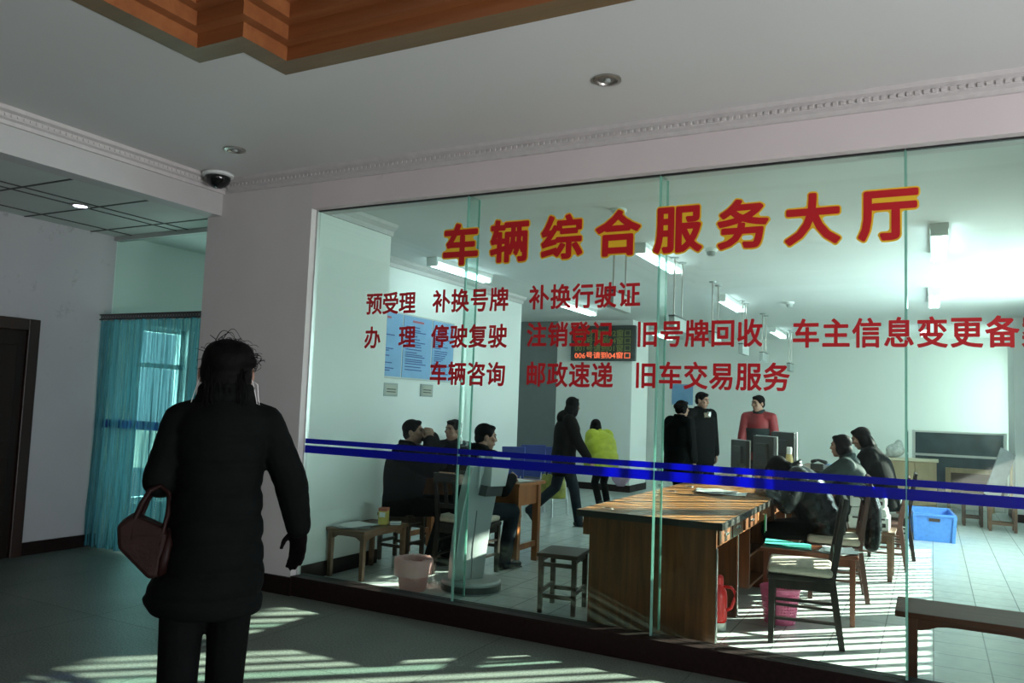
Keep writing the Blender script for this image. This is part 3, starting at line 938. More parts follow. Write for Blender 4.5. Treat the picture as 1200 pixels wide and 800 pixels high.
# ---------------------------------------------------------------- blue string curtain in the corridor
def curtain():
    T = thing('string_curtain', 'sheer blue string curtain with patterned top band in front of corridor glass', 'curtain', (-6.16, 0.2, 0.0))
    m = M['curtain'] = film('blue_curtain', (0.075, 0.28, 0.36), (0.55, 0.86, 0.92), 0.35, 0.6)
    nt = m.node_tree
    tc = nt.nodes.new('ShaderNodeTexCoord')
    mp = nt.nodes.new('ShaderNodeMapping'); mp.inputs['Scale'].default_value = (1, 1, 0.02)
    nt.links.new(tc.outputs['Object'], mp.inputs[0])
    n = nt.nodes.new('ShaderNodeTexNoise'); n.inputs['Scale'].default_value = 75; n.inputs['Detail'].default_value = 3
    nt.links.new(mp.outputs[0], n.inputs['Vector'])
    mr = nt.nodes.new('ShaderNodeMapRange')
    mr.inputs['From Min'].default_value = 0.40; mr.inputs['From Max'].default_value = 0.66
    mr.inputs['To Min'].default_value = 0.10; mr.inputs['To Max'].default_value = 0.66
    nt.links.new(n.outputs['Fac'], mr.inputs['Value'])
    nt.links.new(mr.outputs[0], nt.nodes[m['fac']].inputs[0])
    mb = MB()
    nx, nz = 260, 24
    rows = []
    for k in range(nz + 1):
        fz = k / nz
        z = 0.02 + fz * 2.10
        row = []
        for i in range(nx + 1):
            u = i / nx
            spread = 1 + 0.02 * (1 - fz)
            x = (u - 0.5) * 1.60 * spread + 0.012 * math.sin(17 * u + 3 * fz) * (1 - fz) - 0.05 * (1 - fz) ** 3 * (1 - u)
            y = 0.022 * math.sin(u * 95 + 0.8 * math.sin(4 * fz + 9 * u)) * (1.1 - 0.5 * fz) + 0.01 * math.sin(u * 31)
            row.append(mb.bm.verts.new((x, y - 0.02, z)))
        rows.append(row)
    for a, b_ in zip(rows, rows[1:]):
        for i in range(nx):
            mb.bm.faces.new((a[i], a[i + 1], b_[i + 1], b_[i]))
    o = mb.build('curtain_strings', m, T, smooth=True, recalc=False)
    o['kind'] = 'stuff'
    # band: two cords with a zig-zag of ties between
    mb = MB()
    for z in (2.122, 2.165):
        mb.b(-0.82, 0.80, -0.035, -0.020, z - 0.004, z + 0.004)
    k = 0
    x = -0.81
    while x < 0.79:
        mb.beam((x, -0.028, 2.122), (x + 0.036, -0.028, 2.165), 0.0035, 0.0035)
        mb.beam((x + 0.036, -0.028, 2.122), (x, -0.028, 2.165), 0.0035, 0.0035)
        x += 0.036
    mb.build('top_band', mat('curtain_band', (0.04, 0.045, 0.05), 0.6), T)
    mb = MB(); mb.b(-0.82, 0.80, -0.018, -0.012, 2.11, 2.175)
    mb.build('band_backing', mat('band_backing', (0.42, 0.45, 0.45), 0.7), T)
    for x0, z0, z1 in ((-0.18, 0.25, 0.75), (0.16, 0.35, 1.35), (0.40, 0.9, 2.0)):
        mb = MB()
        n_ = int((z1 - z0) / 0.02)
        for i in range(n_):
            z = z0 + i * 0.02
            mb.ell((x0 + 0.09 * (z - z0) + random.uniform(-0.003, 0.003), -0.05, z), (0.004, 0.004, 0.007), sub=1)
        mb.build('bead_strand', mat('silver_beads', (0.5, 0.75, 0.8), 0.2, 0.3), T)
curtain()

# ---------------------------------------------------------------- wall fittings in the office
T = thing('poster_board', 'blue three-panel notice board with rows of text on office left wall', 'notice board', (-5.449, 3.10, 1.735))
bx('board_frame', M['aluminium'], 0, 0.015, -0.98, 0.93, -0.02, 0.745, parent=T, bevel=0.003)
rr = random.Random(3)
for a, b_ in ((-0.96, -0.21), (-0.185, 0.40), (0.425, 0.91)):
    p = bx('poster_panel', M['paper_blue'], 0.015, 0.020, a, b_, 0, 0.725, parent=T)
    m = MB()
    z = 0.60
    while z > 0.06:
        x = a + 0.05
        m.b(0.020, 0.0212, x, x + rr.uniform(0.35, 0.9) * (b_ - a - 0.1), z - 0.006, z + 0.006)
        z -= rr.choice((0.022, 0.026, 0.036))
    m.build('text_rows', M['ink_blue'], p)
    bx('heading', M['ink_red'], 0.020, 0.0212, a + 0.3 * (b_ - a), a + 0.7 * (b_ - a), 0.655, 0.68, parent=p)
for y, z, lab in ((2.73, 1.585, 'small grey framed plate below the posters, left of its pair'), (3.46, 1.60, 'small grey framed plate with dark lines, right of its pair')):
    T = thing('wall_plate', lab, 'plate', (-5.449, y, z), group='framed plates below the posters')
    bx('plate_frame', M['grey_plastic'], 0, 0.014, -0.13, 0.13, -0.075, 0.075, parent=T, bevel=0.003)
    bx('plate_face', mat('plate_face', (0.42, 0.42, 0.36), 0.5), 0.014, 0.017, -0.105, 0.105, -0.055, 0.055, parent=T)
    m = MB()
    for k in range(2):
        m.b(0.017, 0.0185, -0.085, 0.085, -0.03 + 0.03 * k, -0.02 + 0.03 * k)
    m.build('plate_lines', M['black_plastic'], T)

T = thing('led_display', 'black electronic display board with red text on the white column', 'display', (-5.30, 8.978, 2.65))
bx('display_case', M['led_board'], -0.62, 0.62, -0.09, 0.0, -0.32, 0.32, parent=T, bevel=0.01)
fr = MB()
fr.b(-0.62, 0.62, -0.10, -0.088, 0.275, 0.32); fr.b(-0.62, 0.62, -0.10, -0.088, -0.32, -0.275)
fr.b(-0.62, -0.56, -0.10, -0.088, -0.275, 0.275); fr.b(0.56, 0.62, -0.10, -0.088, -0.275, 0.275)
fr.build('display_frame', M['dark_grey_plastic'], T)
for k, (s, m) in enumerate([('003\u53f7\u8bf7\u523002\u7a97\u53e3', 'led_dim'), ('004\u53f7\u8bf7\u523004\u7a97\u53e3', 'led_dim'), ('001\u53f7\u8bf7\u523001\u7a97\u53e3', 'led_dim'), ('006\u53f7\u8bf7\u523004\u7a97\u53e3', 'led_red')]):
    row = None
    me = glyph_mesh(s, 0.136, 0.0022).copy()
    me.materials.clear(); me.materials.append(M[m])
    b0 = bounds(me)
    o = bpy.data.objects.new('text_row', me)
    COL.objects.link(o)
    o.parent = T
    o.rotation_euler = (R(90), 0, 0)
    sx = 1.08 / (b0[1] - b0[0])
    o.scale = (sx, 1, 1)
    o.location = (-b0[0] * sx - 0.545, -0.094, 0.175 - k * 0.135 - 0.045)
T = tag(bx('wall_notice', M['paper_blue'], -5.20, -4.72, 12.985, 12.998, 1.62, 2.08), 'small blue notice on back wall behind the two standing people', 'notice')

# ---------------------------------------------------------------- desks
def desk(label, y0, y1):
    T = thing('office_desk', label, 'desk', (-1.65, y0, 0))
    L = y1 - y0
    bx('desk_top', M['desk_top'], -0.48, 0.49, -0.08, L, 0.735, 0.77, parent=T)
    e = MB(); e.b(-0.485, 0.495, -0.087, -0.08, 0.727, 0.771); e.b(0.49, 0.497, -0.08, L, 0.727, 0.771); e.b(-0.487, -0.48, -0.08, L, 0.727, 0.771); e.b(-0.48, 0.49, -0.078, L - 0.01, 0.727, 0.735)
    e.build('top_edge', M['desk_edge'], T)
    f = MB(); f.b(-0.42, 0.44, 0.0, 0.03, 0.0, 0.727); f.b(-0.46, -0.42, -0.02, 0.03, 0.60, 0.727)
    f.build('front_panel', M['desk_side'], T)
    for yy in (0.80, L - 0.06):
        bx('side_panel', M['desk_side'], -0.40, 0.40, yy, yy + 0.03, 0.0, 0.727, parent=T)
    bx('modesty_panel', M['desk_side'], -0.40, -0.375, 0.03, L - 0.06, 0.10, 0.727, parent=T)
    a = MB(); a.b(0.41, 0.43, 0.03, L - 0.02, 0.60, 0.727)
    a.build('apron', M['orange_wood'], T)
    for a0, a1 in ((0.06, 0.42), (0.46, 0.78), (0.86, 1.30)):
        d = bx('drawer', M['desk_side'], 0.43, 0.446, a0, a1, 0.612, 0.718, parent=T, bevel=0.003)
        MB().b(0.446, 0.458, (a0 + a1) / 2 - 0.05, (a0 + a1) / 2 + 0.05, 0.66, 0.672).build('drawer_handle', M['steel_trim'], d)
    tr = MB()
    for yy in (0.0, 0.80, L - 0.06):
        tr.b(0.40 if yy else 0.44, 0.408 if yy else 0.447, yy, yy + 0.028, 0.0, 0.60)
    tr.build('edge_strip', M['steel_trim'], T)
    sh = MB(); sh.b(-0.30, 0.38, 1.35, L - 0.06, 0.10, 0.12); sh.b(0.05, 0.38, 1.35, 1.38, 0.12, 0.60); sh.b(-0.3, 0.38, 1.38, L - 0.06, 0.34, 0.36)
    sh.build('shelf', M['desk_side'], T)
    for gx, gy in ((-0.34, 0.12), (-0.34, L - 0.35)):
        MB().lathe([(0.028, 0.770), (0.04, 0.770), (0.04, 0.774), (0.026, 0.775), (0.028, 0.770)], 20, (gx, gy, 0), closed=True).build('cable_grommet', M['steel_trim'], T)
    return T
desk('large wooden desk with black-edged glossy top just behind the glass', 0.5, 2.5)
desk('wooden desk carrying monitors, behind the large front desk', 2.6, 4.9)

def sheets(name, label, loc, n, w, h, mt, seed, spread=0.05, group=None):
    r = random.Random(seed)
    T = thing(name, label, 'papers', loc, group=group)
    for k in range(n):
        m = MB()
        q = Matrix.Rotation(r.uniform(-0.6, 0.6), 3, 'Z')
        cx, cy = r.uniform(-spread, spread), r.uniform(-spread, spread)
        g = []
        for i in range(5):
            for j in range(5):
                u, v = (i / 4 - 0.5) * w, (j / 4 - 0.5) * h
                p = q @ Vector((u, v, 0))
                z = 0.0015 + 0.003 * k + 0.006 * max(0, (abs(i - 2) - 1)) * r.random()
                g.append((p.x + cx, p.y + cy, z))
        for top in (0.0012, 0):
            pass
        V = [m.bm.verts.new(p) for p in g]
        V2 = [m.bm.verts.new((p[0], p[1], p[2] - 0.001)) for p in g]
        for i in range(4):
            for j in range(4):
                a = i * 5 + j
                m.bm.faces.new((V[a], V[a + 5], V[a + 6], V[a + 1]))
                m.bm.faces.new((V2[a], V2[a + 1], V2[a + 6], V2[a + 5]))
        m.build('sheet', mt[k % len(mt)], T, recalc=False)
    return T
sheets('loose_papers', 'loose white papers spread on the large front desk', (-1.58, 2.25, 0.772), 6, 0.21, 0.29, [M['paper'], M['paper'], M['grey_plastic']], 5, 0.16)
m = MB(); m.cone((-1.52, 2.05, 0.800), (-1.44, 2.19, 0.812), 0.005, 0.003, 8)
tag(m.build('pen', M['white_plastic']), 'white pen lying on the papers of the front desk', 'pen')

# left desk where the men sit
T = thing('writing_desk', 'orange-brown wooden writing desk with paper where two men sit', 'desk', (-3.95, 1.85, 0))
bx('desk_top', M['orange_wood'], -0.72, 0.66, -0.03, 0.52, 0.72, 0.75, parent=T, bevel=0.004)
for x, y in ((0.57, 0.02), (0.57, 0.43), (-0.63, 0.02), (-0.63, 0.43)):
    bx('leg', M['orange_wood'], x, x + 0.06, y, y + 0.06, 0, 0.72, parent=T, bevel=0.003)
a = MB(); a.b(0.585, 0.61, 0.08, 0.43, 0.54, 0.72); a.b(-0.57, 0.57, 0.45, 0.475, 0.56, 0.72); a.b(-0.57, 0.57, 0.03, 0.055, 0.56, 0.72); a.b(-0.61, -0.585, 0.08, 0.43, 0.54, 0.72)
a.build('apron', M['orange_wood'], T)
bx('stretcher', M['orange_wood'], 0.59, 0.615, 0.08, 0.43, 0.14, 0.19, parent=T)
bx('stretcher', M['orange_wood'], -0.615, -0.59, 0.08, 0.43, 0.14, 0.19, parent=T)
sheets('paper_sheet', 'white sheet of paper on the end of the writing desk', (-3.46, 2.08, 0.752), 2, 0.21, 0.29, [M['paper']], 8, 0.03)

# ---------------------------------------------------------------- stools, benches, chairs
def table(name, label, cat, loc, rz, w, d, h, m, leg=0.045, apron=0.07, over=0.02, thick=0.028, rails=(), group=None, splay=0.0, curved=False):
    """four-legged wooden stool, bench or small table"""
    T = thing(name, label, cat, loc, rz, group)
    bx('seat' if cat in ('stool', 'bench') else 'table_top', m, -w / 2, w / 2, -d / 2, d / 2, h - thick, h, parent=T, bevel=0.005)
    lx, ly = w / 2 - over - leg / 2, d / 2 - over - leg / 2
    for sx in (-1, 1):
        for sy in (-1, 1):
            k = MB()
            k.beam((sx * lx, sy * ly, h - thick), (sx * (lx + splay), sy * (ly + splay), 0), leg, leg, leg * 0.85, leg * 0.85)
            k.build('leg', m, T, bevel=0.003)
    if apron:
        a = MB()
        for s_ in (-1, 1):
            if curved:
                n = 16
                top = [(-lx + 2 * lx * i / n, h - thick) for i in range(n + 1)]
                bot = [(-lx + 2 * lx * i / n, h - thick - apron + 0.5 * apron * (1 - min(1, (abs(2 * i / n - 1) / 0.8) ** 6))) for i in range(n + 1)]
                a.prism(top + bot[::-1], 'Y', s_ * ly - 0.008, s_ * ly + 0.008)
                top = [(-ly + 2 * ly * i / n, h - thick) for i in range(n + 1)]
                bot = [(-ly + 2 * ly * i / n, h - thick - apron + 0.5 * apron * (1 - min(1, (abs(2 * i / n - 1) / 0.8) ** 6))) for i in range(n + 1)]
                a.prism(top + bot[::-1], 'X', s_ * lx - 0.008, s_ * lx + 0.008)
            else:
                a.b(-lx, lx, s_ * ly - 0.009, s_ * ly + 0.009, h - thick - apron, h - thick)
                a.b(s_ * lx - 0.009, s_ * lx + 0.009, -ly, ly, h - thick - apron, h - thick)
        a.build('apron', m, T)
    for rzz in rails:
        k = splay * (1 - rzz / h)
        for s_ in (-1, 1):
            MB().b(-lx - k, lx + k, s_ * (ly + k) - 0.009, s_ * (ly + k) + 0.009, rzz - 0.014, rzz + 0.014).build('rail', m, T)
            MB().b(s_ * (lx + k) - 0.009, s_ * (lx + k) + 0.009, -ly - k, ly + k, rzz - 0.014 + 0.03, rzz + 0.014 + 0.03).build('rail', m, T)
    return T
T = table('wooden_bench', 'brown wooden bench table with papers and carton by the left wall', 'bench', (-4.235, 0.88, 0), 0, 0.40, 0.62, 0.40, M['bench_wood'], 0.04, 0.06, 0.015, curved=True)
table('wooden_stool', 'dark brown square wooden stool beside the front desk', 'stool', (-2.37, 0.76, 0), 8, 0.30, 0.36, 0.42, M['stool_wood'], 0.036, 0.0, 0.01, rails=(0.12, 0.34))
table('wooden_bench', 'red-brown wooden bench in right foreground behind the glass', 'bench', (0.22, 0.33, 0), 0, 0.80, 0.40, 0.45, M['rbench_wood'], 0.05, 0.07, 0.055, 0.03, curved=True)
table('low_table', 'low red-brown table holding green folders behind the cushioned chair', 'table', (-0.80, 1.66, 0), 4, 0.66, 0.34, 0.49, M['red_wood'], 0.04, 0.05, 0.02)
table('printer_table', 'small brown wooden table holding two white printers', 'table', (-0.50, 3.62, 0), 0, 0.40, 0.44, 0.44, M['bench_wood'], 0.05, 0.07, 0.02)
table('low_table', 'small dark wooden table beside the pale cabinet, device on top', 'table', (-0.52, 5.75, 0), 0, 0.42, 0.45, 0.50, M['brown_chair'], 0.04, 0.05, 0.02)
table('wooden_stool', 'brown wooden stool with rails under the slanted grey board', 'stool', (0.84, 8.3, 0), 0, 0.36, 0.34, 0.44, M['bench_wood'], 0.045, 0.05, 0.01, rails=(0.10, 0.34))
table('wooden_stool', 'brown wooden stool just left of slanted grey board', 'stool', (0.50, 8.66, 0), 0, 0.28, 0.34, 0.44, M['stool_wood'], 0.045, 0.05, 0.01, rails=(0.12,))
table('wooden_stool', 'dark wooden stool on which drinking man sits', 'stool', (-4.36, 1.54, 0), 0, 0.36, 0.30, 0.43, M['stool_wood'], 0.038, 0.05, 0.01, rails=(0.14, 0.3))

def chair(label, loc, rz, m, cush=True, h=0.94, group='wooden chairs at the desks'):
    """side chair facing local +Y: cushion, splat back, rails"""
    T = thing('wooden_chair', label, 'chair', loc, rz, group)
    s = MB(); s.prism([(-0.205, -0.19), (0.205, -0.19), (0.225, 0.21), (-0.225, 0.21)], 'Z', 0.405, 0.435)
    s.build('seat', m, T, bevel=0.005)
    for sx in (-1, 1):
        MB().beam((sx * 0.2, 0.18, 0.41), (sx * 0.2, 0.185, 0), 0.042, 0.042, 0.034, 0.034).build('leg', m, T, bevel=0.003)
        b_ = MB()
        b_.beam((sx * 0.19, -0.24, 0), (sx * 0.185, -0.18, 0.43), 0.032, 0.036, 0.034, 0.042)
        b_.beam((sx * 0.185, -0.18, 0.42), (sx * 0.185, -0.265, h), 0.034, 0.042, 0.028, 0.03)
        b_.build('leg', m, T, bevel=0.003)
        for z in (0.16, 0.28):
            MB().beam((sx * 0.2, 0.18, z), (sx * 0.19, -0.21, z), 0.016, 0.026).build('side_rail', m, T)
    MB().b(-0.19, 0.19, 0.17, 0.19, 0.215, 0.24).build('front_rail', m, T)
    a = MB(); a.b(-0.19, 0.19, 0.172, 0.192, 0.35, 0.41); a.b(-0.175, 0.175, -0.19, -0.172, 0.35, 0.41); a.b(-0.21, -0.19, -0.17, 0.18, 0.35, 0.41); a.b(0.19, 0.21, -0.17, 0.18, 0.35, 0.41)
    a.build('seat_frame', m, T)
    c = MB(); c.b(-0.19, 0.19, -0.275, -0.25, h - 0.08, h); c.build('top_rail', m, T, bevel=0.006)
    c = MB(); c.b(-0.18, 0.18, -0.215, -0.197, 0.56, 0.60); c.build('lower_rail', m, T)
    for x in (-0.09, 0, 0.09):
        MB().beam((x, -0.205, 0.58), (x, -0.262, h - 0.06), 0.035, 0.012).build('back_slat', m, T)
    if cush:
        k = MB(); k.box((0, 0.01, 0.467), (0.43, 0.40, 0.062))
        k = k.build('cushion', M['cushion'], T)
        md = k.modifiers.new('bevel', 'BEVEL'); md.width = 0.028; md.segments = 4
        k.data.polygons.foreach_set('use_smooth', [True] * len(k.data.polygons))
    return T
chair('dark wooden chair with thick beige cushion by the front desk', (-0.77, 1.03, 0), 98, M['chair_wood'], True, 0.94)
chair('dark brown wooden chair under the person in shiny black padding', (-0.72, 2.52, 0), 98, M['brown_chair'], True, 0.99)
chair('dark wooden chair under the man seated at front of writing desk', (-3.58, 1.42, 0), 0, M['chair_wood'], True, 0.86)
chair('dark wooden chair under the person seen in profile facing left', (-0.47, 4.25, 0), 92, M['brown_chair'], False, 0.9)
chair('dark wooden chair under far hooded person at the monitor desk', (-0.42, 4.95, 0), 92, M['chair_wood'], False, 0.9)
chair('dark wooden chair on the far side of the writing desk', (-4.62, 2.92, 0), 190, M['chair_wood'], False, 0.86)

def shell_chair(loc, rz, label):
    T = thing('plastic_chair', label, 'chair', loc, rz, 'blue plastic chairs by the left wall')
    s = MB(); s.loft([((0, 0.20, 0.43), (1, 0, 0), (0, 0, 1), 0.21, 0.012), ((0, 0.0, 0.42), (1, 0, 0), (0, 0, 1), 0.22, 0.012), ((0, -0.17, 0.43), (1, 0, 0), (0, 0.7, 0.7), 0.21, 0.012)], 20)
    s.build('seat', M['blue_chair'], T, smooth=True)
    b_ = MB()
    n = 10
    poly = [(-0.19, 0.46), (0.19, 0.46), (0.21, 0.90), (-0.21, 0.92)]
    b_.prism(poly, 'Y', -0.215, -0.195)
    b_.build('backrest', M['blue_chair'], T, bevel=0.008)
    for sx in (-1, 1):
        for sy, y0 in ((1, 0.15), (-1, -0.15)):
            MB().cone((sx * 0.17, y0, 0.42), (sx * 0.2, y0 + sy * 0.04, 0), 0.012, 0.012, 10).build('leg', M['aluminium'], T)
        MB().cone((sx * 0.15, -0.17, 0.42), (sx * 0.15, -0.21, 0.55), 0.011, 0.011, 10).build('back_support', M['aluminium'], T)
    return T
shell_chair((-5.02, 4.70, 0), 165, 'blue plastic chair left of the pair by the left wall end')
shell_chair((-5.06, 5.45, 0), 175, 'blue plastic chair beside the grey alcove opening')
shell_chair((-4.62, 5.30, 0), 170, 'blue plastic chair nearest the walking woman')

# ---------------------------------------------------------------- kiosk, bins, small things
def kiosk():
    T = thing('information_kiosk', 'grey metal touch-screen kiosk leaning on a round base, behind glass joint', 'kiosk', (-3.22, 0.90, 0), 62)
    MB().lathe([(0.235, 0), (0.235, 0.075), (0.225, 0.09), (0.10, 0.093)], 40).build('base', M['kiosk_grey'], T, bevel=0.003)
    b_ = MB(); b_.lathe([(0.237, 0.012), (0.2375, 0.06)], 40); b_.build('base_band', M['kiosk_dark'], T)
    # leaning pedestal, curved left edge
    def pl(y, o):
        L = [(-0.155, 0.09), (-0.150, 0.25), (-0.135, 0.45), (-0.110, 0.65), (-0.080, 0.82), (-0.045, 0.96)]
        Rr = [(0.19, 0.99), (0.155, 0.80), (0.115, 0.55), (0.085, 0.3), (0.065, 0.09)]
        return [(a * 1.2, b) for a, b in L + Rr]
    m = MB(); m.prism(pl(0, 0), 'Y', -0.055, 0.05)
    m.build('pedestal', M['kiosk_grey'], T, bevel=0.008)
    m = MB(); m.prism([(-0.04, 0.10), (-0.035, 0.35), (-0.01, 0.62), (-0.004, 0.62), (-0.029, 0.35), (-0.034, 0.10)], 'Y', -0.058, -0.054)
    m.build('pedestal_seam', M['kiosk_dark'], T)
    m = MB(); m.prism([(-0.02, 0.79), (0.035, 0.95), (0.03, 1.05), (-0.01, 1.05)], 'Y', -0.09, -0.05)
    m.prism([(0.02, 0.82), (0.16, 0.82), (0.185, 0.93), (0.20, 1.06), (0.03, 1.06)], 'Y', -0.20, -0.05)
    m.build('screen_housing', M['kiosk_light'], T, bevel=0.006)
    m = MB(); m.prism([(0.0, 0.74), (0.15, 0.74), (0.165, 0.82), (0.02, 0.82)], 'Y', -0.16, -0.05)
    m.build('housing_underside', M['kiosk_dark'], T)
    m = MB(); m.prism([(0.04, 0.85), (0.15, 0.85), (0.18, 1.04), (0.045, 1.04)], 'Y', 0.05, 0.062)
    m.build('touch_screen', M['black_plastic'], T)
kiosk()

def bin_(name, label, loc, r0, r1, h, m, group=None):
    T = thing(name, label, 'bin', loc)
    MB().lathe([(r0 * 0.92, 0.004), (r0, 0), (r1, h), (r1 * 1.06, h), (r1 * 1.06, h - 0.02), (r1 * 0.965, h - 0.012), (r0 * 0.93, 0.015), (0.001, 0.012)], 32).build('bin_body', m, T, smooth=False)
    return T
T = bin_('waste_bin', 'pale pink waste bin with clear liner on the floor behind glass', (-3.58, 0.62, 0), 0.10, 0.135, 0.235, M['pink_pale'])
mb = MB()
rr = random.Random(4)
n = 44
prof = [(0.120, 0.20), (0.128, 0.235), (0.140, 0.247), (0.150, 0.235), (0.152, 0.19), (0.147, 0.14), (0.142, 0.115)]
ringv = []
for r_, z in prof:
    ringv.append([mb.bm.verts.new(((r_ + rr.uniform(-0.005, 0.005)) * math.cos(2 * math.pi * i / n), (r_ + rr.uniform(-0.005, 0.005)) * math.sin(2 * math.pi * i / n), z + rr.uniform(-0.006, 0.006))) for i in range(n)])
for a, b_ in zip(ringv, ringv[1:]):
    for i in range(n):
        j = (i + 1) % n
        mb.bm.faces.new((a[i], a[j], b_[j], b_[i]))
mb.build('bin_liner', M['bag_plastic'], T, smooth=True)
m = MB()
for i in range(28):
    a = 2 * math.pi * i / 28
    m.beam((0.1015 * math.cos(a), 0.1015 * math.sin(a), 0.012), (0.118 * math.cos(a), 0.118 * math.sin(a), 0.125), 0.004, 0.004)
m.build('bin_ribs', M['pink_pale'], T)
# pink basket bin: lattice of verticals and hoops
T = thing('basket_bin', 'bright pink slatted basket bin beneath the low table', 'bin', (-0.96, 1.37, 0))
MB().lathe([(0.095, 0), (0.105, 0.0), (0.112, 0.05), (0.105, 0.05), (0.09, 0.012)], 32).build('bin_base', M['pink_plastic'], T)
MB().lathe([(0.128, 0.225), (0.138, 0.225), (0.14, 0.245), (0.130, 0.25), (0.128, 0.225)], 32, closed=True).build('bin_rim', M['pink_plastic'], T)
m = MB()
for i in range(36):
    a = 2 * math.pi * i / 36
    m.beam((0.107 * math.cos(a), 0.107 * math.sin(a), 0.045), (0.132 * math.cos(a), 0.132 * math.sin(a), 0.23), 0.010, 0.005, up=(math.cos(a), math.sin(a), 0.01))
for k in range(9):
    z = 0.06 + k * 0.02
    r_ = 0.107 + 0.025 * (z - 0.045) / 0.185
    m.lathe([(r_ - 0.003, z - 0.005), (r_ + 0.003, z - 0.005), (r_ + 0.003, z + 0.005), (r_ - 0.003, z + 0.005), (r_ - 0.003, z - 0.005)], 32, closed=True)
m.build('bin_lattice', M['pink_plastic'], T)

T = thing('vacuum_flask', 'red vacuum flask with handle and pale base under the front desk', 'flask', (-1.295, 0.93, 0))
MB().lathe([(0.058, 0.0), (0.060, 0.05)], 28).build('flask_base', M['white_plastic'], T)
MB().lathe([(0.058, 0.05), (0.062, 0.07), (0.062, 0.22), (0.058, 0.25), (0.04, 0.285), (0.036, 0.30)], 28).build('flask_body', M['red_plastic'], T, smooth=True)
MB().lathe([(0.038, 0.30), (0.036, 0.345), (0.025, 0.358)], 24).build('flask_lid', M['red_plastic'], T)
MB().tube([(0.03, 0.0, 0.285), (0.09, 0.0, 0.285), (0.112, 0, 0.26), (0.11, 0, 0.20), (0.09, 0, 0.15), (0.06, 0, 0.13)], 0.011, 8).build('flask_handle', M['red_plastic'], T, smooth=True)

# on the left bench
T = sheets('paper_stack', 'loose newspapers on the brown bench by the left wall', (-4.29, 0.76, 0.402), 3, 0.26, 0.30, [M['paper'], M['grey_plastic'], M['paper']], 12, 0.03)
T = thing('carton', 'small upright yellow and red carton on the brown bench', 'carton', (-4.17, 1.00, 0.40), 20)
bx('carton_body', M['yellow_carton'], -0.035, 0.035, -0.045, 0.045, 0, 0.115, parent=T, bevel=0.002)
bx('carton_lid', mat('carton_red', (0.45, 0.12, 0.08), 0.5), -0.036, 0.036, -0.046, 0.046, 0.115, 0.14, parent=T)
bx('carton_label', M['paper'], -0.025, 0.025, -0.0475, -0.045, 0.065, 0.105, parent=T)
T = thing('cigarette_packet', 'flat white packet lying beside the yellow carton', 'packet', (-4.085, 1.06, 0.40), 30)
bx('packet_body', M['paper'], -0.045, 0.045, -0.03, 0.03, 0, 0.025, parent=T, bevel=0.002)
bx('packet_band', M['ink_blue'], -0.0455, 0.0455, -0.0305, 0.0305, 0.008, 0.012, parent=T)
# folders on the low table
T = thing('folder', 'bright green card folder on the low red-brown table', 'folder', (-0.95, 1.66, 0.491), 8)
m = MB(); m.box((0, 0, 0.004), (0.32, 0.24, 0.006)); m.build('folder_back', M['green_card'], T)
m = MB(); m.box((-0.01, 0, 0.016), (0.31, 0.24, 0.004), Matrix.Rotation(R(3), 3, 'Y')); m.build('folder_cover', M['green_card'], T)
sheets('paper_stack', 'white papers beside the green folder on the low table', (-0.61, 1.64, 0.491), 4, 0.21, 0.28, [M['paper']], 21, 0.03)

def printer(label, loc, w, d, h, rz=0):
    T = thing('printer', label, 'printer', loc, rz, 'white printers and devices')
    m = MB(); m.b(-w / 2, w / 2, -d / 2, d / 2, 0, h * 0.62); m.box((0, 0.0, h * 0.8), (w * 0.94, d * 0.9, h * 0.37), taper=0.92)
    m.build('printer_body', M['white_plastic'], T, bevel=0.012)
    bx('paper_slot', M['dark_grey_plastic'], -w * 0.4, w * 0.4, -d / 2 - 0.003, -d / 2 + 0.01, h * 0.50, h * 0.58, parent=T)
    bx('button', M['black_plastic'], w * 0.32, w * 0.42, -d / 2 - 0.004, -d / 2 + 0.01, h * 0.18, h * 0.36, parent=T)
    return T
printer('wide white printer, lower of the two on the small brown table', (-0.52, 3.62, 0.441), 0.34, 0.38, 0.20)
printer('white printer, upper of the two on the small brown table', (-0.53, 3.64, 0.641), 0.30, 0.34, 0.17)
printer('white desktop device on the small table beside the pale cabinet', (-0.44, 5.75, 0.501), 0.26, 0.34, 0.14)

# crate
T = thing('plastic_crate', 'open blue plastic crate on the floor near the pale cabinet', 'crate', (-0.01, 6.85, 0), 4)
m = MB()
w, d, h = 0.22, 0.42, 0.33
def rect(k, z):
    return [(-w * k, -d * k, z), (w * k, -d * k, z), (w * k, d * k, z), (-w * k, d * k, z)]
rings_ = [rect(0.90, 0.0), rect(1.0, h), rect(0.96, h), rect(0.87, 0.015)]
V = [[m.bm.verts.new(p) for p in r_] for r_ in rings_]
m.bm.faces.new(V[0][::-1])
for a, b_ in zip(V, V[1:]):
    for i in range(4):
        j = (i + 1) % 4
        m.bm.faces.new((a[i], a[j], b_[j], b_[i]))
m.bm.faces.new(V[3])
m.build('crate_body', M['blue_plastic'], T)
m = MB()
m.b(-w - 0.015, w + 0.015, -d - 0.015, -d, h - 0.025, h + 0.006); m.b(-w - 0.015, w + 0.015, d, d + 0.015, h - 0.025, h + 0.006)
m.b(-w - 0.015, -w, -d, d, h - 0.025, h + 0.006); m.b(w, w + 0.015, -d, d, h - 0.025, h + 0.006)
m.build('crate_rim', M['blue_plastic'], T, bevel=0.004)
m = MB()
for sx in (-1, 1):
    for sy in (-1, 1):
        m.beam((sx * w * 0.92, sy * d * 0.905, 0.0), (sx * w * 1.0, sy * d * 1.0, h - 0.02), 0.04, 0.04)
m.build('crate_corner', M['blue_plastic'], T, bevel=0.004)
bx('crate_handle', M['stool_wood'], -0.06, 0.06, -d * 0.985 - 0.006, -d * 0.97, h - 0.085, h - 0.05, parent=T)

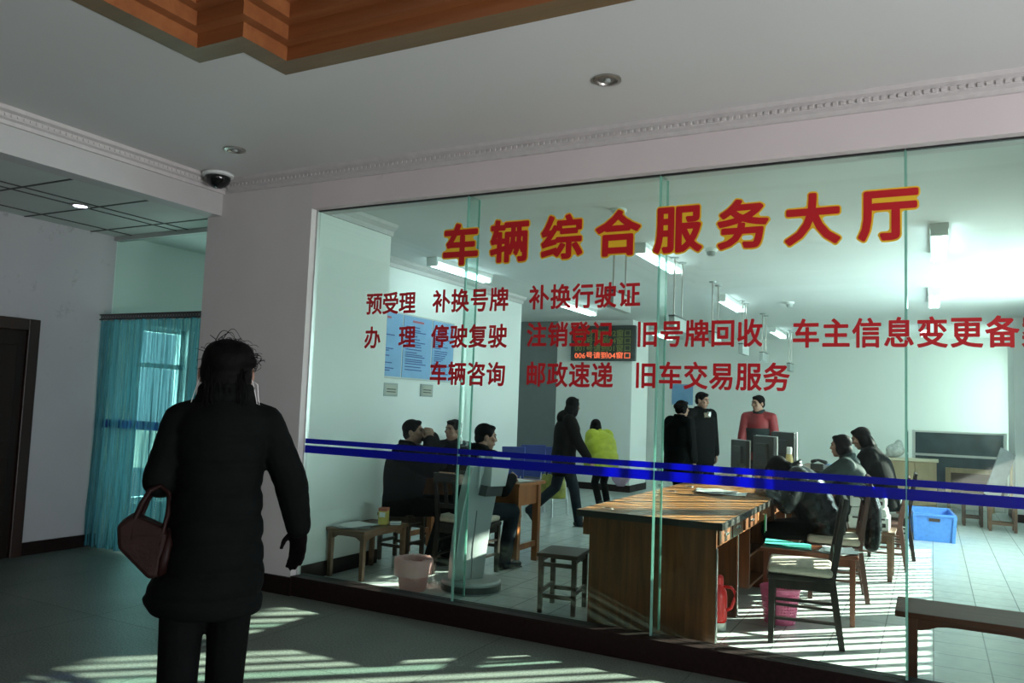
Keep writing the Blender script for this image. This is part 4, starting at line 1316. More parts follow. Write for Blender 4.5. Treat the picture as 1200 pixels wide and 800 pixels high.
# cabinet
T = thing('low_cabinet', 'pale wooden low cabinet with three doors by the back', 'cabinet', (-0.42, 10.3, 0))
bx('cabinet_body', M['pale_wood'], -0.46, 0.48, -0.2, 0.25, 0.06, 0.79, parent=T)
bx('plinth', M['stool_wood'], -0.44, 0.46, -0.18, 0.24, 0.0, 0.06, parent=T)
bx('cabinet_top', mat('pale_cabinet_top', (0.62, 0.55, 0.40), 0.4), -0.49, 0.51, -0.235, 0.27, 0.79, 0.83, parent=T, bevel=0.008)
for a, b_ in ((-0.45, -0.15), (-0.14, 0.16), (0.17, 0.47)):
    d_ = bx('door', M['pale_wood'], a, b_, -0.222, -0.2, 0.08, 0.77, parent=T, bevel=0.004)
    MB().cone((b_ - 0.04, -0.222, 0.45), (b_ - 0.04, -0.245, 0.45), 0.010, 0.012, 12).build('door_knob', M['chrome'], d_)
T = thing('plastic_bag', 'crumpled pale plastic bag standing on the low cabinet', 'bag', (-0.55, 10.3, 0.842))
m = MB(); m.ell((0, 0, 0.11), (0.15, 0.13, 0.11)); m.ell((0.05, 0, 0.2), (0.07, 0.06, 0.09)); m.ell((-0.05, 0.02, 0.02), (0.13, 0.12, 0.03))
m.remesh('bag_body', mat('pale_bag', (0.5, 0.52, 0.5), 0.5, var=0.25, scale=18, bump=0.6, bscale=25), T, 0.015, 2)

# dark glazed counter
T = thing('glazed_counter', 'long dark glazed counter with pale metal frame before the back wall', 'counter', (0.41, 10.9, 0))
bx('glass_front', M['counter_glass'], -0.68, 0.66, 0.0, 0.04, 0.16, 1.27, parent=T)
m = MB(); m.b(-0.72, -0.67, -0.02, 0.05, 0.0, 1.30); m.b(0.63, 0.68, -0.02, 0.05, 0.0, 1.30)
m.build('frame_post', M['aluminium'], T)
bx('top_rail', M['aluminium'], -0.67, 0.64, -0.01, 0.05, 1.265, 1.295, parent=T)
bx('middle_rail', M['aluminium'], -0.67, 0.64, -0.015, 0.045, 0.865, 0.905, parent=T)
bx('base', M['wall_office'], -0.68, 0.66, 0.0, 0.05, 0.0, 0.16, parent=T)
bx('counter_shelf', M['dark_grey_plastic'], -0.68, 0.66, 0.05, 0.5, 0.84, 0.87, parent=T)
T = thing('picture_frame', 'plain wooden frame leaning against the dark glazed counter', 'frame', (0.55, 10.62, 0.0))
m = MB(); m.b(-0.36, 0.36, 0, 0.03, 0.62, 0.70); m.b(-0.36, 0.36, 0, 0.03, 0.20, 0.28); m.b(-0.36, -0.28, 0, 0.03, 0.28, 0.62); m.b(0.28, 0.36, 0, 0.03, 0.28, 0.62)
m.b(-0.34, -0.29, 0, 0.03, 0, 0.2); m.b(0.29, 0.34, 0, 0.03, 0, 0.2)
m.build('frame_border', M['pale_wood'], T, bevel=0.004)
bx('frame_panel', M['stool_wood'], -0.28, 0.28, 0.012, 0.02, 0.28, 0.62, parent=T)
T = thing('slanted_board', 'tall grey board leaning at a slant on the brown stool', 'board', (0.84, 8.30, 0.452))
m = MB(); m.beam((-0.13, -0.1, 0.0), (0.09, 0.12, 0.63), 0.22, 0.018, up=(0.5, -0.8, 0.2)); m.build('board_sheet', M['grey_board'], T)
m = MB(); m.beam((0.12, 0.13, 0.0), (0.13, 0.16, 0.55), 0.03, 0.03); m.build('board_prop', M['pale_wood'], T)

# monitors and clutter on the second desk
def monitor(label, loc, rz, w=0.40, h=0.33):
    T = thing('monitor', label, 'monitor', loc, rz, 'monitors on the second desk')
    MB().lathe([(0.11, 0), (0.11, 0.012), (0.03, 0.022)], 28, sx=1.1).build('stand_base', M['black_plastic'], T)
    bx('stand_neck', M['black_plastic'], -0.03, 0.03, -0.02, 0.015, 0.02, 0.16, parent=T, bevel=0.004)
    m = MB(); m.b(-w / 2, w / 2, -0.02, 0.02, 0.11, 0.11 + h); m.box((0, -0.032, 0.11 + h / 2), (w * 0.6, 0.03, h * 0.6), taper=0.9)
    m.build('monitor_case', M['dark_grey_plastic'], T, bevel=0.008)
    bx('bezel', M['white_plastic'], -w / 2 - 0.004, w / 2 + 0.004, 0.018, 0.03, 0.105, 0.115 + h, parent=T, bevel=0.003)
    bx('screen', M['black_plastic'], -w / 2 + 0.02, w / 2 - 0.02, 0.030, 0.033, 0.13, 0.09 + h, parent=T)
    m = MB()
    for k in range(6):
        m.b(-0.09, 0.09, -0.0485, -0.046, 0.19 + k * 0.018, 0.198 + k * 0.018)
    m.build('vent', M['black_plastic'], T)
    return T
monitor('monitor seen from behind, leftmost of three on the second desk', (-1.80, 4.0, 0.771), -52, 0.36, 0.30)
monitor('monitor seen from behind, middle of three on the second desk', (-1.50, 3.72, 0.771), -48, 0.38, 0.36)
monitor('monitor seen from behind, rightmost and largest of the three', (-1.40, 4.25, 0.771), -38, 0.34, 0.40)
T = thing('tall_bottle', 'tall amber bottle with pale cap beside the rightmost monitor', 'bottle', (-1.28, 3.85, 0.771))
MB().lathe([(0.036, 0), (0.04, 0.01), (0.04, 0.24), (0.028, 0.30)], 20).build('bottle_body', M['amber_bottle'], T, smooth=True)
MB().lathe([(0.027, 0.30), (0.027, 0.36), (0.022, 0.37)], 16).build('bottle_cap', M['white_plastic'], T)
sheets('paper_stack', 'heap of papers on the second desk before seated person in profile', (-1.22, 3.62, 0.771), 7, 0.22, 0.30, [M['paper'], M['grey_plastic'], M['lilac']], 31, 0.10)
T = thing('telephone', 'dark telephone with handset among the papers of the second desk', 'telephone', (-1.22, 4.55, 0.771), 20)
m = MB(); m.prism([(-0.09, 0), (0.09, 0), (0.09, 0.03), (-0.09, 0.07)], 'X', -0.09, 0.09); m.build('telephone_base', M['dark_grey_plastic'], T, bevel=0.005)
m = MB(); m.cap((-0.08, 0.0, 0.085), (-0.02, 0.02, 0.10), 0.025, 0.016); m.cap((-0.02, 0.02, 0.10), (0.08, 0.02, 0.085), 0.016, 0.025)
m.build('handset', M['black_plastic'], T, smooth=True)
T = thing('white_mug', 'small white cup at foot of middle monitor', 'cup', (-1.62, 3.50, 0.771))
MB().lathe([(0.03, 0), (0.038, 0.005), (0.042, 0.09), (0.038, 0.09), (0.034, 0.01), (0.001, 0.008)], 20).build('cup_body', M['white_plastic'], T)
MB().tube([(0.04, 0, 0.075), (0.062, 0, 0.07), (0.064, 0, 0.04), (0.04, 0, 0.025)], 0.006, 6).build('cup_handle', M['white_plastic'], T)
# cluttered desk further back
T = thing('office_desk', 'cluttered wooden desk at the back between red-jacketed man and cabinet', 'desk', (-1.2, 7.1, 0))
bx('desk_top', M['desk_top'], -0.45, 0.45, -0.9, 0.9, 0.735, 0.77, parent=T, bevel=0.004)
for y in (-0.86, 0.82):
    bx('side_panel', M['desk_side'], -0.42, 0.42, y, y + 0.03, 0, 0.735, parent=T)
bx('modesty_panel', M['desk_side'], -0.02, 0.01, -0.83, 0.82, 0.15, 0.735, parent=T)
bx('drawer_unit', M['desk_side'], 0.05, 0.40, -0.83, -0.45, 0.10, 0.735, parent=T, bevel=0.004)
sheets('paper_stack', 'untidy heap of papers on the cluttered back desk', (-1.22, 7.45, 0.771), 8, 0.21, 0.30, [M['paper'], M['lilac'], M['grey_plastic'], M['paper_blue']], 41, 0.16)
for k, (w, d, h, m, dz, rz) in enumerate([(0.22, 0.30, 0.04, 'pink_pale', 0.0, 8), (0.21, 0.28, 0.035, 'paper', 0.041, -6), (0.20, 0.27, 0.03, 'dark_grey_plastic', 0.077, 14)]):
    lab = ('pale pink file box, bottom of the pile on the back desk', 'white file box in the middle of the pile on back desk', 'dark grey file box topmost of the pile on back desk')[k]
    T = thing('file_box', lab, 'file box', (-0.98, 6.75, 0.771 + dz), rz, 'file boxes on the back desk')
    bx('box_cover', M[m], -w / 2, w / 2, -d / 2, d / 2, 0, h, parent=T, bevel=0.003)
    bx('box_label', M['paper'], -0.03, 0.03, -d / 2 - 0.001, -d / 2, h * 0.25, h * 0.75, parent=T)
T = thing('telephone', 'dark telephone with raised handset on the cluttered back desk', 'telephone', (-1.30, 6.55, 0.771), -20)
m = MB(); m.prism([(-0.09, 0), (0.09, 0), (0.09, 0.03), (-0.09, 0.08)], 'X', -0.09, 0.09); m.build('telephone_base', M['dark_grey_plastic'], T, bevel=0.005)
m = MB(); m.cap((-0.09, -0.03, 0.10), (-0.02, -0.02, 0.125), 0.025, 0.016); m.cap((-0.02, -0.02, 0.125), (0.09, -0.03, 0.10), 0.016, 0.025)
m.build('handset', M['black_plastic'], T, smooth=True)
T = thing('key_tag', 'green and white key tags hanging from a front desk drawer', 'key', (-1.185, 2.02, 0.60))
MB().cone((-0.012, 0, 0.065), (0.004, 0, 0.065), 0.003, 0.003, 8).build('key', M['steel_trim'], T)
m = MB(); m.beam((0.0, 0.0, 0.06), (0.0, 0.0, -0.08), 0.004, 0.030); m.build('green_tag', mat('green_tag', (0.02, 0.35, 0.12), 0.5), T)
m = MB(); m.beam((0.004, 0.035, 0.06), (0.004, 0.035, -0.07), 0.004, 0.022); m.build('white_tag', M['paper'], T)
# ---------------------------------------------------------------- people
def V3(*a):
    return Vector(a[0] if len(a) == 1 else a)
def ik(a, c, l1, l2, pole):
    """middle joint of a two-bone limb from a to c, bent towards pole"""
    a, c = V3(a), V3(c)
    d = c - a
    L = min(d.length, (l1 + l2) * 0.999)
    dn = d.normalized()
    x = (l1 * l1 - l2 * l2 + L * L) / (2 * L)
    h = math.sqrt(max(0, l1 * l1 - x * x))
    p = V3(pole)
    p = (p - dn * p.dot(dn))
    p = p.normalized() if p.length > 1e-6 else V3(0, -1, 0)
    return a + dn * x + p * h, a + dn * L

def hand(mb, w, d, side, n, curl=0.5, k=1.0):
    """palm, four fingers of their own lengths and a thumb; d = finger direction, side = towards the thumb, n = palm normal"""
    d, side, n = V3(d).normalized(), V3(side), V3(n)
    side = (side - d * side.dot(d)).normalized()
    n = d.cross(side) * (1 if d.cross(side).dot(n) >= 0 else -1)
    rot = Matrix((side, d, n)).transposed()
    mb.ell(w + d * 0.045 * k, (0.040 * k, 0.052 * k, 0.016 * k), rot)
    mb.cap(w, w + d * 0.03 * k, 0.024 * k, 0.022 * k, 10)
    for o, L in ((0.028, 0.072), (0.0095, 0.080), (-0.0095, 0.074), (-0.027, 0.058)):
        b0 = w + d * 0.085 * k + side * o * k
        d1 = (d * math.cos(curl) + n * math.sin(curl)).normalized()
        d2 = (d * math.cos(curl * 2.2) + n * math.sin(curl * 2.2)).normalized()
        m1 = b0 + d1 * L * 0.52 * k
        mb.cap(b0 - d * 0.02 * k, b0, 0.0095 * k, 0.0095 * k, 8)
        mb.cap(b0, m1, 0.0092 * k, 0.0084 * k, 8)
        mb.cap(m1, m1 + d2 * L * 0.48 * k, 0.0084 * k, 0.0068 * k, 8)
    t0 = w + d * 0.03 * k + side * 0.030 * k
    t1 = t0 + (d * 0.7 + side * 0.6 + n * 0.35).normalized() * 0.036 * k
    t2 = t1 + (d * 0.9 + side * 0.15 + n * 0.4).normalized() * 0.030 * k
    mb.cap(t0, t1, 0.0125 * k, 0.0105 * k, 8)
    mb.cap(t1, t2, 0.0105 * k, 0.0080 * k, 8)

def human(label, loc, rz, h=1.70, sit=None, lean=0.0, slean=0.0, wr=None, wl=None, pole_r=None, pole_l=None, head=(0, 0, 0), hd=None,
          knees=None, ankles=None, coat='jacket_black', coat_len=0.78, legs='trousers', hairstyle='short', puff=0.0, bulk=1.0,
          dirs=None, curl=0.5, collar=True, shoe='shoe', feet=True, dark_hand=None, headfwd=0.0, quilt=0, zipline=None, arms_bulk=1.0):
    k = h / 1.72
    T = thing('person', label, 'person', loc, rz)
    if sit is None:
        pel = V3(0, 0, 0.95 * k)
    else:
        pel = V3(0, 0, sit + 0.10)
    Rl = Matrix.Rotation(R(-lean), 3, 'X') @ Matrix.Rotation(R(slean), 3, 'Y')
    def up(x, y, z):
        return pel + Rl @ V3(x * k, y * k, z * k)
    chest, neck = up(0, 0, 0.30), up(0, -0.015, 0.52)
    sh = {1: up(0.175, -0.01, 0.445), -1: up(-0.175, -0.01, 0.445)}
    hc = up(0, 0.035 + headfwd, 0.638) if hd is None else V3(hd)
    hy, hp, hr = head
    Rh = Matrix.Rotation(R(hy), 3, 'Z') @ Matrix.Rotation(R(-hp), 3, 'X') @ Matrix.Rotation(R(hr), 3, 'Y')
    hk = 0.96 * (0.85 + 0.15 * k)
    def hp_(x, y, z):
        return hc + Rh @ V3(x * hk, y * hk, z * hk)
    hips = {s: pel + V3(s * 0.088 * k, 0, -0.03) for s in (1, -1)}
    if ankles is None:
        ankles = {s: (V3(s * 0.095 * k, -0.01, 0.085) if sit is None else V3(s * 0.12, 0.40, 0.085)) for s in (1, -1)}
    ankles = {s: V3(ankles[s]) for s in (1, -1)}
    kn = {}
    for s in (1, -1):
        if knees:
            kn[s] = V3(knees[s])
        else:
            kn[s], ankles[s] = ik(hips[s], ankles[s], 0.435 * k, 0.425 * k, (s * 0.1, 1, 0.3))
    wrist, elb = {}, {}
    for s, wv, pv in ((1, wr, pole_r), (-1, wl, pole_l)):
        w_ = V3(wv) if wv else sh[s] + V3(s * 0.07 * k, 0.05 * k, -0.53 * k)
        elb[s], wrist[s] = ik(sh[s], w_, 0.285 * k, 0.255 * k, pv or (s * 0.4, -1, -0.2))
    # ---- body, one continuous skin
    mb = MB()
    mb.cap(pel, chest, 0.115 * k, 0.12 * k); mb.cap(chest, neck - (neck - chest) * 0.25, 0.12 * k, 0.07 * k)
    mb.cap(neck - (neck - chest) * 0.1, hp_(0, -0.015, -0.05), 0.056 * k, 0.052 * k)
    for s in (1, -1):
        mb.cap(chest + (neck - chest) * 0.5, sh[s], 0.07 * k, 0.05 * k)
        mb.cap(sh[s], elb[s], 0.048 * k, 0.038 * k); mb.cap(elb[s], wrist[s], 0.038 * k, 0.024 * k)
        fd = (wrist[s] - elb[s]).normalized()
        dd = (dirs or {}).get(s)
        if dd:
            hand(mb, wrist[s], dd[0], dd[1], dd[2], dd[3] if len(dd) > 3 else curl, k)
        else:
            hand(mb, wrist[s], fd, V3(-s * 0.3, 1, 0.2), V3(-s, 0, 0), curl, k)
        mb.cap(hips[s], kn[s], 0.078 * k, 0.056 * k); mb.cap(kn[s], ankles[s], 0.052 * k, 0.036 * k)
        mb.cap(ankles[s], ankles[s] + V3(s * 0.02, 0.11, -0.05), 0.036 * k, 0.028 * k)
    mb.ell(hp_(0, -0.012, 0.030), (0.073 * hk, 0.092 * hk, 0.088 * hk), Rh)
    mb.ell(hp_(0, 0.022, -0.040), (0.060 * hk, 0.068 * hk, 0.072 * hk), Rh)
    mb.ell(hp_(0, 0.050, -0.088), (0.032 * hk, 0.030 * hk, 0.024 * hk), Rh)
    mb.ell(hp_(0, 0.074, 0.036), (0.050 * hk, 0.016 * hk, 0.012 * hk), Rh)
    mb.cap(hp_(0, 0.082, 0.018), hp_(0, 0.100, -0.018), 0.009 * hk, 0.013 * hk, 8)
    mb.ell(hp_(0.012, 0.090, -0.020), (0.009 * hk,) * 3); mb.ell(hp_(-0.012, 0.090, -0.020), (0.009 * hk,) * 3)
    mb.ell(hp_(0, 0.080, -0.050), (0.024 * hk, 0.013 * hk, 0.007 * hk), Rh); mb.ell(hp_(0, 0.079, -0.062), (0.020 * hk, 0.013 * hk, 0.007 * hk), Rh)
    for s in (1, -1):
        mb.ell(hp_(s * 0.044, 0.060, -0.012), (0.022 * hk, 0.024 * hk, 0.02 * hk), Rh)
        mb.ell(hp_(s * 0.074, -0.012, -0.004), (0.011 * hk, 0.021 * hk, 0.033 * hk), Rh)
    mb.remesh('body', M['skin'], T, 0.0065, 3)
    for s in (1, -1):
        e = MB(); e.ell(hp_(s * 0.030, 0.079, 0.016), (0.014 * hk, 0.008 * hk, 0.006 * hk), Rh, sub=2)
        e.build('eye', M['eye'], T, smooth=True)
        e = MB(); e.cap(hp_(s * 0.014, 0.088, 0.034), hp_(s * 0.046, 0.076, 0.036), 0.005 * hk, 0.0035 * hk, 8)
        e.build('eyebrow', M['hair'], T, smooth=True)
    e = MB(); e.ell(hp_(0, 0.086, -0.056), (0.022 * hk, 0.0095 * hk, 0.0085 * hk), Rh, sub=2)
    e.build('mouth', M['lips'], T, smooth=True)
    # ---- hair
    hb = MB()
    hb.ell(hp_(0, -0.024, 0.046), (0.083 * hk, 0.097 * hk, 0.086 * hk), Rh)
    hb.ell(hp_(0, 0.036, 0.094), (0.058 * hk, 0.044 * hk, 0.026 * hk), Rh)
    hb.ell(hp_(0, -0.058, -0.010), (0.070 * hk, 0.054 * hk, 0.066 * hk), Rh)
    for s in (1, -1):
        hb.ell(hp_(s * 0.066, 0.012, 0.040), (0.015 * hk, 0.030 * hk, 0.034 * hk), Rh)
    if hairstyle == 'long':
        hb.ell(hp_(0, -0.075, -0.08), (0.078 * hk, 0.050 * hk, 0.12 * hk), Rh)
        for s in (1, -1):
            hb.ell(hp_(s * 0.066, -0.02, -0.04), (0.026 * hk, 0.05 * hk, 0.10 * hk), Rh)
    if hairstyle == 'bun':
        hb.ell(hp_(0, -0.115, 0.03), (0.042 * hk, 0.038 * hk, 0.042 * hk), Rh)
        for s in (1, -1):
            hb.ell(hp_(s * 0.068, -0.02, -0.01), (0.020 * hk, 0.045 * hk, 0.06 * hk), Rh)
    if hairstyle == 'bob':
        hb.ell(hp_(0, -0.06, -0.045), (0.082 * hk, 0.060 * hk, 0.075 * hk), Rh)
        for s in (1, -1):
            hb.ell(hp_(s * 0.072, -0.012, -0.02), (0.022 * hk, 0.05 * hk, 0.075 * hk), Rh)
    hb.remesh('hair', M['hair'], T, 0.008, 2)
    # ---- trousers
    tb = MB()
    tb.ell(pel + V3(0, 0, -0.01), (0.168 * k * bulk, 0.125 * k * bulk, 0.12 * k))
    for s in (1, -1):
        tb.cap(hips[s], kn[s], 0.098 * k, 0.072 * k); tb.cap(kn[s], ankles[s] + V3(0, 0, -0.035), 0.070 * k, 0.062 * k)
    tb.remesh('trousers', M[legs], T, 0.011, 3)
    if feet:
        for s in (1, -1):
            a = ankles[s]
            f = MB()
            fdv = (a - kn[s]).normalized()
            toe = V3(s * 0.03, 0.17, 0) if sit is None or True else V3(0, 0.17, 0)
            if fdv.z > -0.75:   # heel lifted: the foot swings with the shank
                toe = V3(0, 0.06, -0.15)
                f.cap(a + V3(0, -0.02, -0.02), a + toe, 0.042 * k, 0.034 * k)
            else:
                f.cap((a.x, a.y - 0.035, 0.042), (a.x + toe.x * 0.5, a.y + 0.08, 0.038), 0.040, 0.040)
                f.cap((a.x + toe.x * 0.5, a.y + 0.08, 0.036), (a.x + toe.x, a.y + toe.y, 0.032), 0.040, 0.030)
                f.cap((a.x, a.y, 0.05), a + V3(0, 0, 0.03), 0.042, 0.046)
            so = f.remesh('shoe', M[shoe], T, 0.010, 2)
            if not (fdv.z > -0.75):
                g = MB(); g.loft([((a.x, a.y - 0.075, 0.0), (1, 0, 0), (0, 0, 1), 0.03, 0.008), ((a.x, a.y, 0.008), (1, 0, 0), (0, 0, 1), 0.040, 0.009), ((a.x + toe.x * 0.5, a.y + 0.09, 0.008), (1, 0, 0), (0, 0, 1), 0.044, 0.009), ((a.x + toe.x, a.y + toe.y + 0.02, 0.008), (1, 0, 0), (0, 0, 1), 0.028, 0.008)], 16)
                for v in g.bm.verts:
                    v.co.z = max(v.co.z, 0.0)
                g.build('sole', M['black_plastic'], so)
    # ---- coat
    cb = MB()
    ax, ay = Rl @ V3(1, 0, 0), Rl @ V3(0, 1, 0)
    rings = []
    top = 0.50
    hem = (coat_len - 0.95) if sit is None else -0.10
    N = 26
    for i in range(N + 1):
        t = i / N
        z = hem + (top - hem) * t
        if z > 0.05:
            c = up(0, 0, z); A, B = ax, ay
        else:
            c = pel + V3(0, 0, z * k); A, B = V3(1, 0, 0), V3(0, 1, 0)
            if 0 < z + 0.08:
                m_ = max(0, min(1, z / 0.05 * 0.5 + 0.5)); A = V3(1, 0, 0).lerp(ax, m_); B = V3(0, 1, 0).lerp(ay, m_)
        w = 0.175 + 0.02 * math.sin(max(0, min(1, (z - 0.1) / 0.35)) * math.pi)
        dp = 0.130 + 0.012 * math.sin(max(0, min(1, (z - 0.1) / 0.35)) * math.pi)
        if z > 0.36:
            q = (z - 0.36) / (top - 0.36)
            w *= 1 - 0.58 * q ** 1.6
            dp *= 1 - 0.42 * q ** 1.4
        if z < 0:
            w += 0.012 * (-z / 0.3)
        qf = 1 + (0.035 * abs(math.sin(t * math.pi * quilt)) - 0.02 if quilt else 0)
        rings.append((c, A, B, w * k * bulk * qf, dp * k * bulk * qf))
    cb.loft(rings, 32)
    for s in (1, -1):
        b_ = bulk * arms_bulk * 1.06
        cb.cap(chest + (neck - chest) * 0.45, sh[s], 0.095 * k, 0.072 * k * b_)
        cb.cap(sh[s], elb[s], 0.070 * k * b_, 0.060 * k * b_)
        cb.cap(elb[s], wrist[s] - (wrist[s] - elb[s]) * 0.04, 0.060 * k * b_, 0.045 * k * b_)
    for s in (1, -1):
        cb.cap(neck - (neck - chest).normalized() * 0.035 * k + ax * s * 0.03 * k, sh[s] + (neck - chest).normalized() * 0.012 * k, 0.058 * k, 0.062 * k * bulk)
    if collar:
        n_ = 16
        cc = neck + (neck - chest).normalized() * 0.012 * k
        for i in range(n_):
            a = 2 * math.pi * i / n_
            p = cc + ax * 0.068 * k * math.cos(a) + ay * 0.064 * k * math.sin(a)
            cb.ell(p, (0.024 * k, 0.024 * k, 0.038 * k), sub=1)
    cb.remesh('coat', M[coat], T, 0.0105, 3)
    if dark_hand:
        for s in (1, -1):
            g = MB()
            dd = (dirs or {}).get(s)
            if dd:
                hand(g, wrist[s], dd[0], dd[1], dd[2], dd[3] if len(dd) > 3 else curl, k * 1.12)
            else:
                hand(g, wrist[s], (wrist[s] - elb[s]), V3(-s * 0.3, 1, 0.2), V3(-s, 0, 0), curl, k * 1.12)
            g.remesh('dark_hand', M[dark_hand], T, 0.006, 2)
    return T, dict(pel=pel, chest=chest, neck=neck, hc=hc, Rh=Rh, sh=sh, elb=elb, wr=wrist, hp=hp_, up=up, ax=ax, ay=ay, k=k, ank=ankles, kn=kn)

# seated man drinking, left
T, J = human('person in dark jacket seated at left, drinking from a brown cup in profile', (-4.38, 1.56, 0), -68, 1.76, sit=0.42, lean=4, wr=(0.10, 0.26, 1.10), wl=(-0.06, 0.24, 1.13), pole_r=(0.35, 0.1, -1), pole_l=(-0.35, 0.1, -1),
    dirs={1: ((-0.35, -0.25, 0.85), (0, -0.5, 0.3), (-0.7, -0.3, 0.0), 0.75), -1: ((0.45, -0.15, 0.8), (0, -0.5, 0.3), (0.7, -0.3, 0.0), 0.75)}, ankles={1: (0.16, 0.32, 0.085), -1: (-0.12, 0.42, 0.085)}, bulk=1.38, head=(-4, -4, 0))
a = math.radians(-68)
cw = V3(J['hc'].x + 0.01, J['hc'].y + 0.135, J['hc'].z - 0.065)
Tc = thing('brown_cup', 'dark brown cup held to mouth of the drinking person', 'cup', (-4.38 + cw.x * math.cos(a) - cw.y * math.sin(a), 1.56 + cw.x * math.sin(a) + cw.y * math.cos(a), cw.z), -68)
q = Matrix.Rotation(R(55), 4, 'X')
m = MB(); m.lathe([(0.03, -0.05), (0.036, -0.045), (0.040, 0.05), (0.036, 0.05), (0.032, -0.035), (0.001, -0.04)], 24)
o = m.build('cup_body', M['brown_cup'], Tc, smooth=True); o.matrix_local = q
m = MB(); m.lathe([(0.0405, 0.03), (0.042, 0.03), (0.042, 0.05), (0.040, 0.05)], 24)
o = m.build('cup_rim', M['black_plastic'], Tc); o.matrix_local = q

# man at the front of the writing desk, seen from behind
human('person in dark jacket and jeans seated at front of writing desk, seen from behind', (-3.60, 1.46, 0), -14, 1.72, sit=0.45, lean=14, wr=(0.14, 0.40, 0.80), wl=(-0.16, 0.40, 0.80), coat='jacket_black', legs='jeans', head=(-34, 6, 0), bulk=1.08,
      ankles={1: (0.13, 0.34, 0.085), -1: (-0.12, 0.18, 0.085)}, hairstyle='short')
# far side of the desk
human('person in dark clothes seated on far side of the writing desk behind glass joint', (-4.66, 2.90, 0), 196, 1.66, sit=0.45, lean=6, wr=(0.18, 0.30, 0.82), wl=(-0.18, 0.30, 0.82), head=(-30, 0, 0), coat='jacket_black', bulk=0.95)
# walking woman with bag
T, J = human('walking person in dark hooded jacket and jeans carrying an olive-yellow bag', (-4.06, 4.52, 0), -58, 1.60, lean=6, head=(42, 6, 0), coat='jacket_brown', coat_len=0.66, legs='jeans', hairstyle='long', bulk=1.22,
    ankles={1: (0.07, 0.20, 0.085), -1: (-0.09, -0.40, 0.20)}, knees={1: (0.08, 0.13, 0.45), -1: (-0.09, -0.08, 0.46)}, wr=(0.24, 0.26, 0.86), wl=(-0.25, -0.10, 0.74), shoe='shoe')
hb = MB(); hb.ell(J['up'](0, -0.095, 0.47), (0.13, 0.065, 0.085)); hb.ell(J['up'](0, -0.06, 0.53), (0.11, 0.07, 0.05))
hb.remesh('hood', M['jacket_brown'], T, 0.012, 2)
def bag(name, label, loc, rz, w, d, h, m, mh, taper=0.85, hl=0.16, cat='bag'):
    B = thing(name, label, cat, loc, rz)
    k = MB()
    k.loft([((0, 0, 0), (1, 0, 0), (0, 1, 0), w / 2 * 0.95, d / 2 * 0.9), ((0, 0, 0.02), (1, 0, 0), (0, 1, 0), w / 2, d / 2), ((0, 0, h * 0.6), (1, 0, 0), (0, 1, 0), w / 2 * 0.97, d / 2 * 0.8), ((0, 0, h), (1, 0, 0), (0, 1, 0), w / 2 * taper, d / 2 * 0.35)], 24)
    k.build('bag_body', m, B, smooth=True)
    for s in (1, -1):
        n_ = 12
        pts = [(w * 0.25 * math.cos(math.pi * i / n_), s * d * 0.16 * (1 - 0.5 * math.sin(math.pi * i / n_)), h - 0.01 + hl * math.sin(math.pi * i / n_)) for i in range(n_ + 1)]
        MB().tube(pts, 0.007, 8).build('bag_handle', mh, B, smooth=True)
    return B
bag('shopping_bag', 'olive-yellow shopping bag in the walking person\'s left hand', (-4.29, 4.72, 0.30), 25, 0.34, 0.16, 0.30, M['yellow_bag'], M['jacket_brown'], 0.8, 0.12)
# stooping figure in yellow-green
T, J = human('small person stooping in bright yellow-green jacket beside the white column', (-4.20, 6.30, 0), 62, 1.34, lean=24, coat='jacket_yellow', coat_len=0.74, legs='trousers', hairstyle='bob', head=(-38, 14, 0), bulk=1.6, quilt=5, arms_bulk=1.15,
    wr=(0.14, 0.30, 0.52), wl=(-0.14, 0.26, 0.46))
B = thing('cloth_bundle', 'lilac cloth hanging at the side of the yellow-green jacket', 'cloth', (-3.93, 6.24, 0.37), 20)
m = MB(); m.loft([((0, 0, 0), (1, 0, 0), (0, 1, 0), 0.05, 0.02), ((0.0, 0, 0.08), (1, 0, 0), (0, 1, 0), 0.12, 0.03), ((0.02, 0, 0.2), (1, 0, 0.1), (0, 1, 0), 0.17, 0.035), ((0.0, 0, 0.26), (1, 0, 0), (0, 1, 0), 0.13, 0.02)], 20)
m.build('cloth_folds', M['lilac'], B, smooth=True)
# two people standing behind the desks
human('person with dark hair in dark coat standing, back turned, left of smiling man', (-3.05, 6.05, 0), -28, 1.62, coat='jacket_black', coat_len=0.62, hairstyle='bun', bulk=1.3, lean=3, head=(-8, 4, 0))
T, J = human('smiling man in open black jacket standing and looking right', (-2.90, 6.62, 0), 232, 1.76, coat='jacket_black', coat_len=0.72, bulk=1.22, head=(22, 8, 0), wl=(-0.27, 0.02, 0.80), wr=(0.26, 0.08, 0.82))
m = MB(); m.prism([(-0.035, 1.15), (0.035, 1.15), (0.055, 1.46), (-0.055, 1.46)], 'Y', 0.128, 0.150)
m.build('sweater', mat('brown_sweater', (0.10, 0.075, 0.05), 0.8), T, bevel=0.005)
m = MB(); m.prism([(-0.055, 1.40), (-0.015, 1.42), (-0.035, 1.475), (-0.062, 1.47)], 'Y', 0.105, 0.152); m.build('shirt_collar', M['shirt'], T)
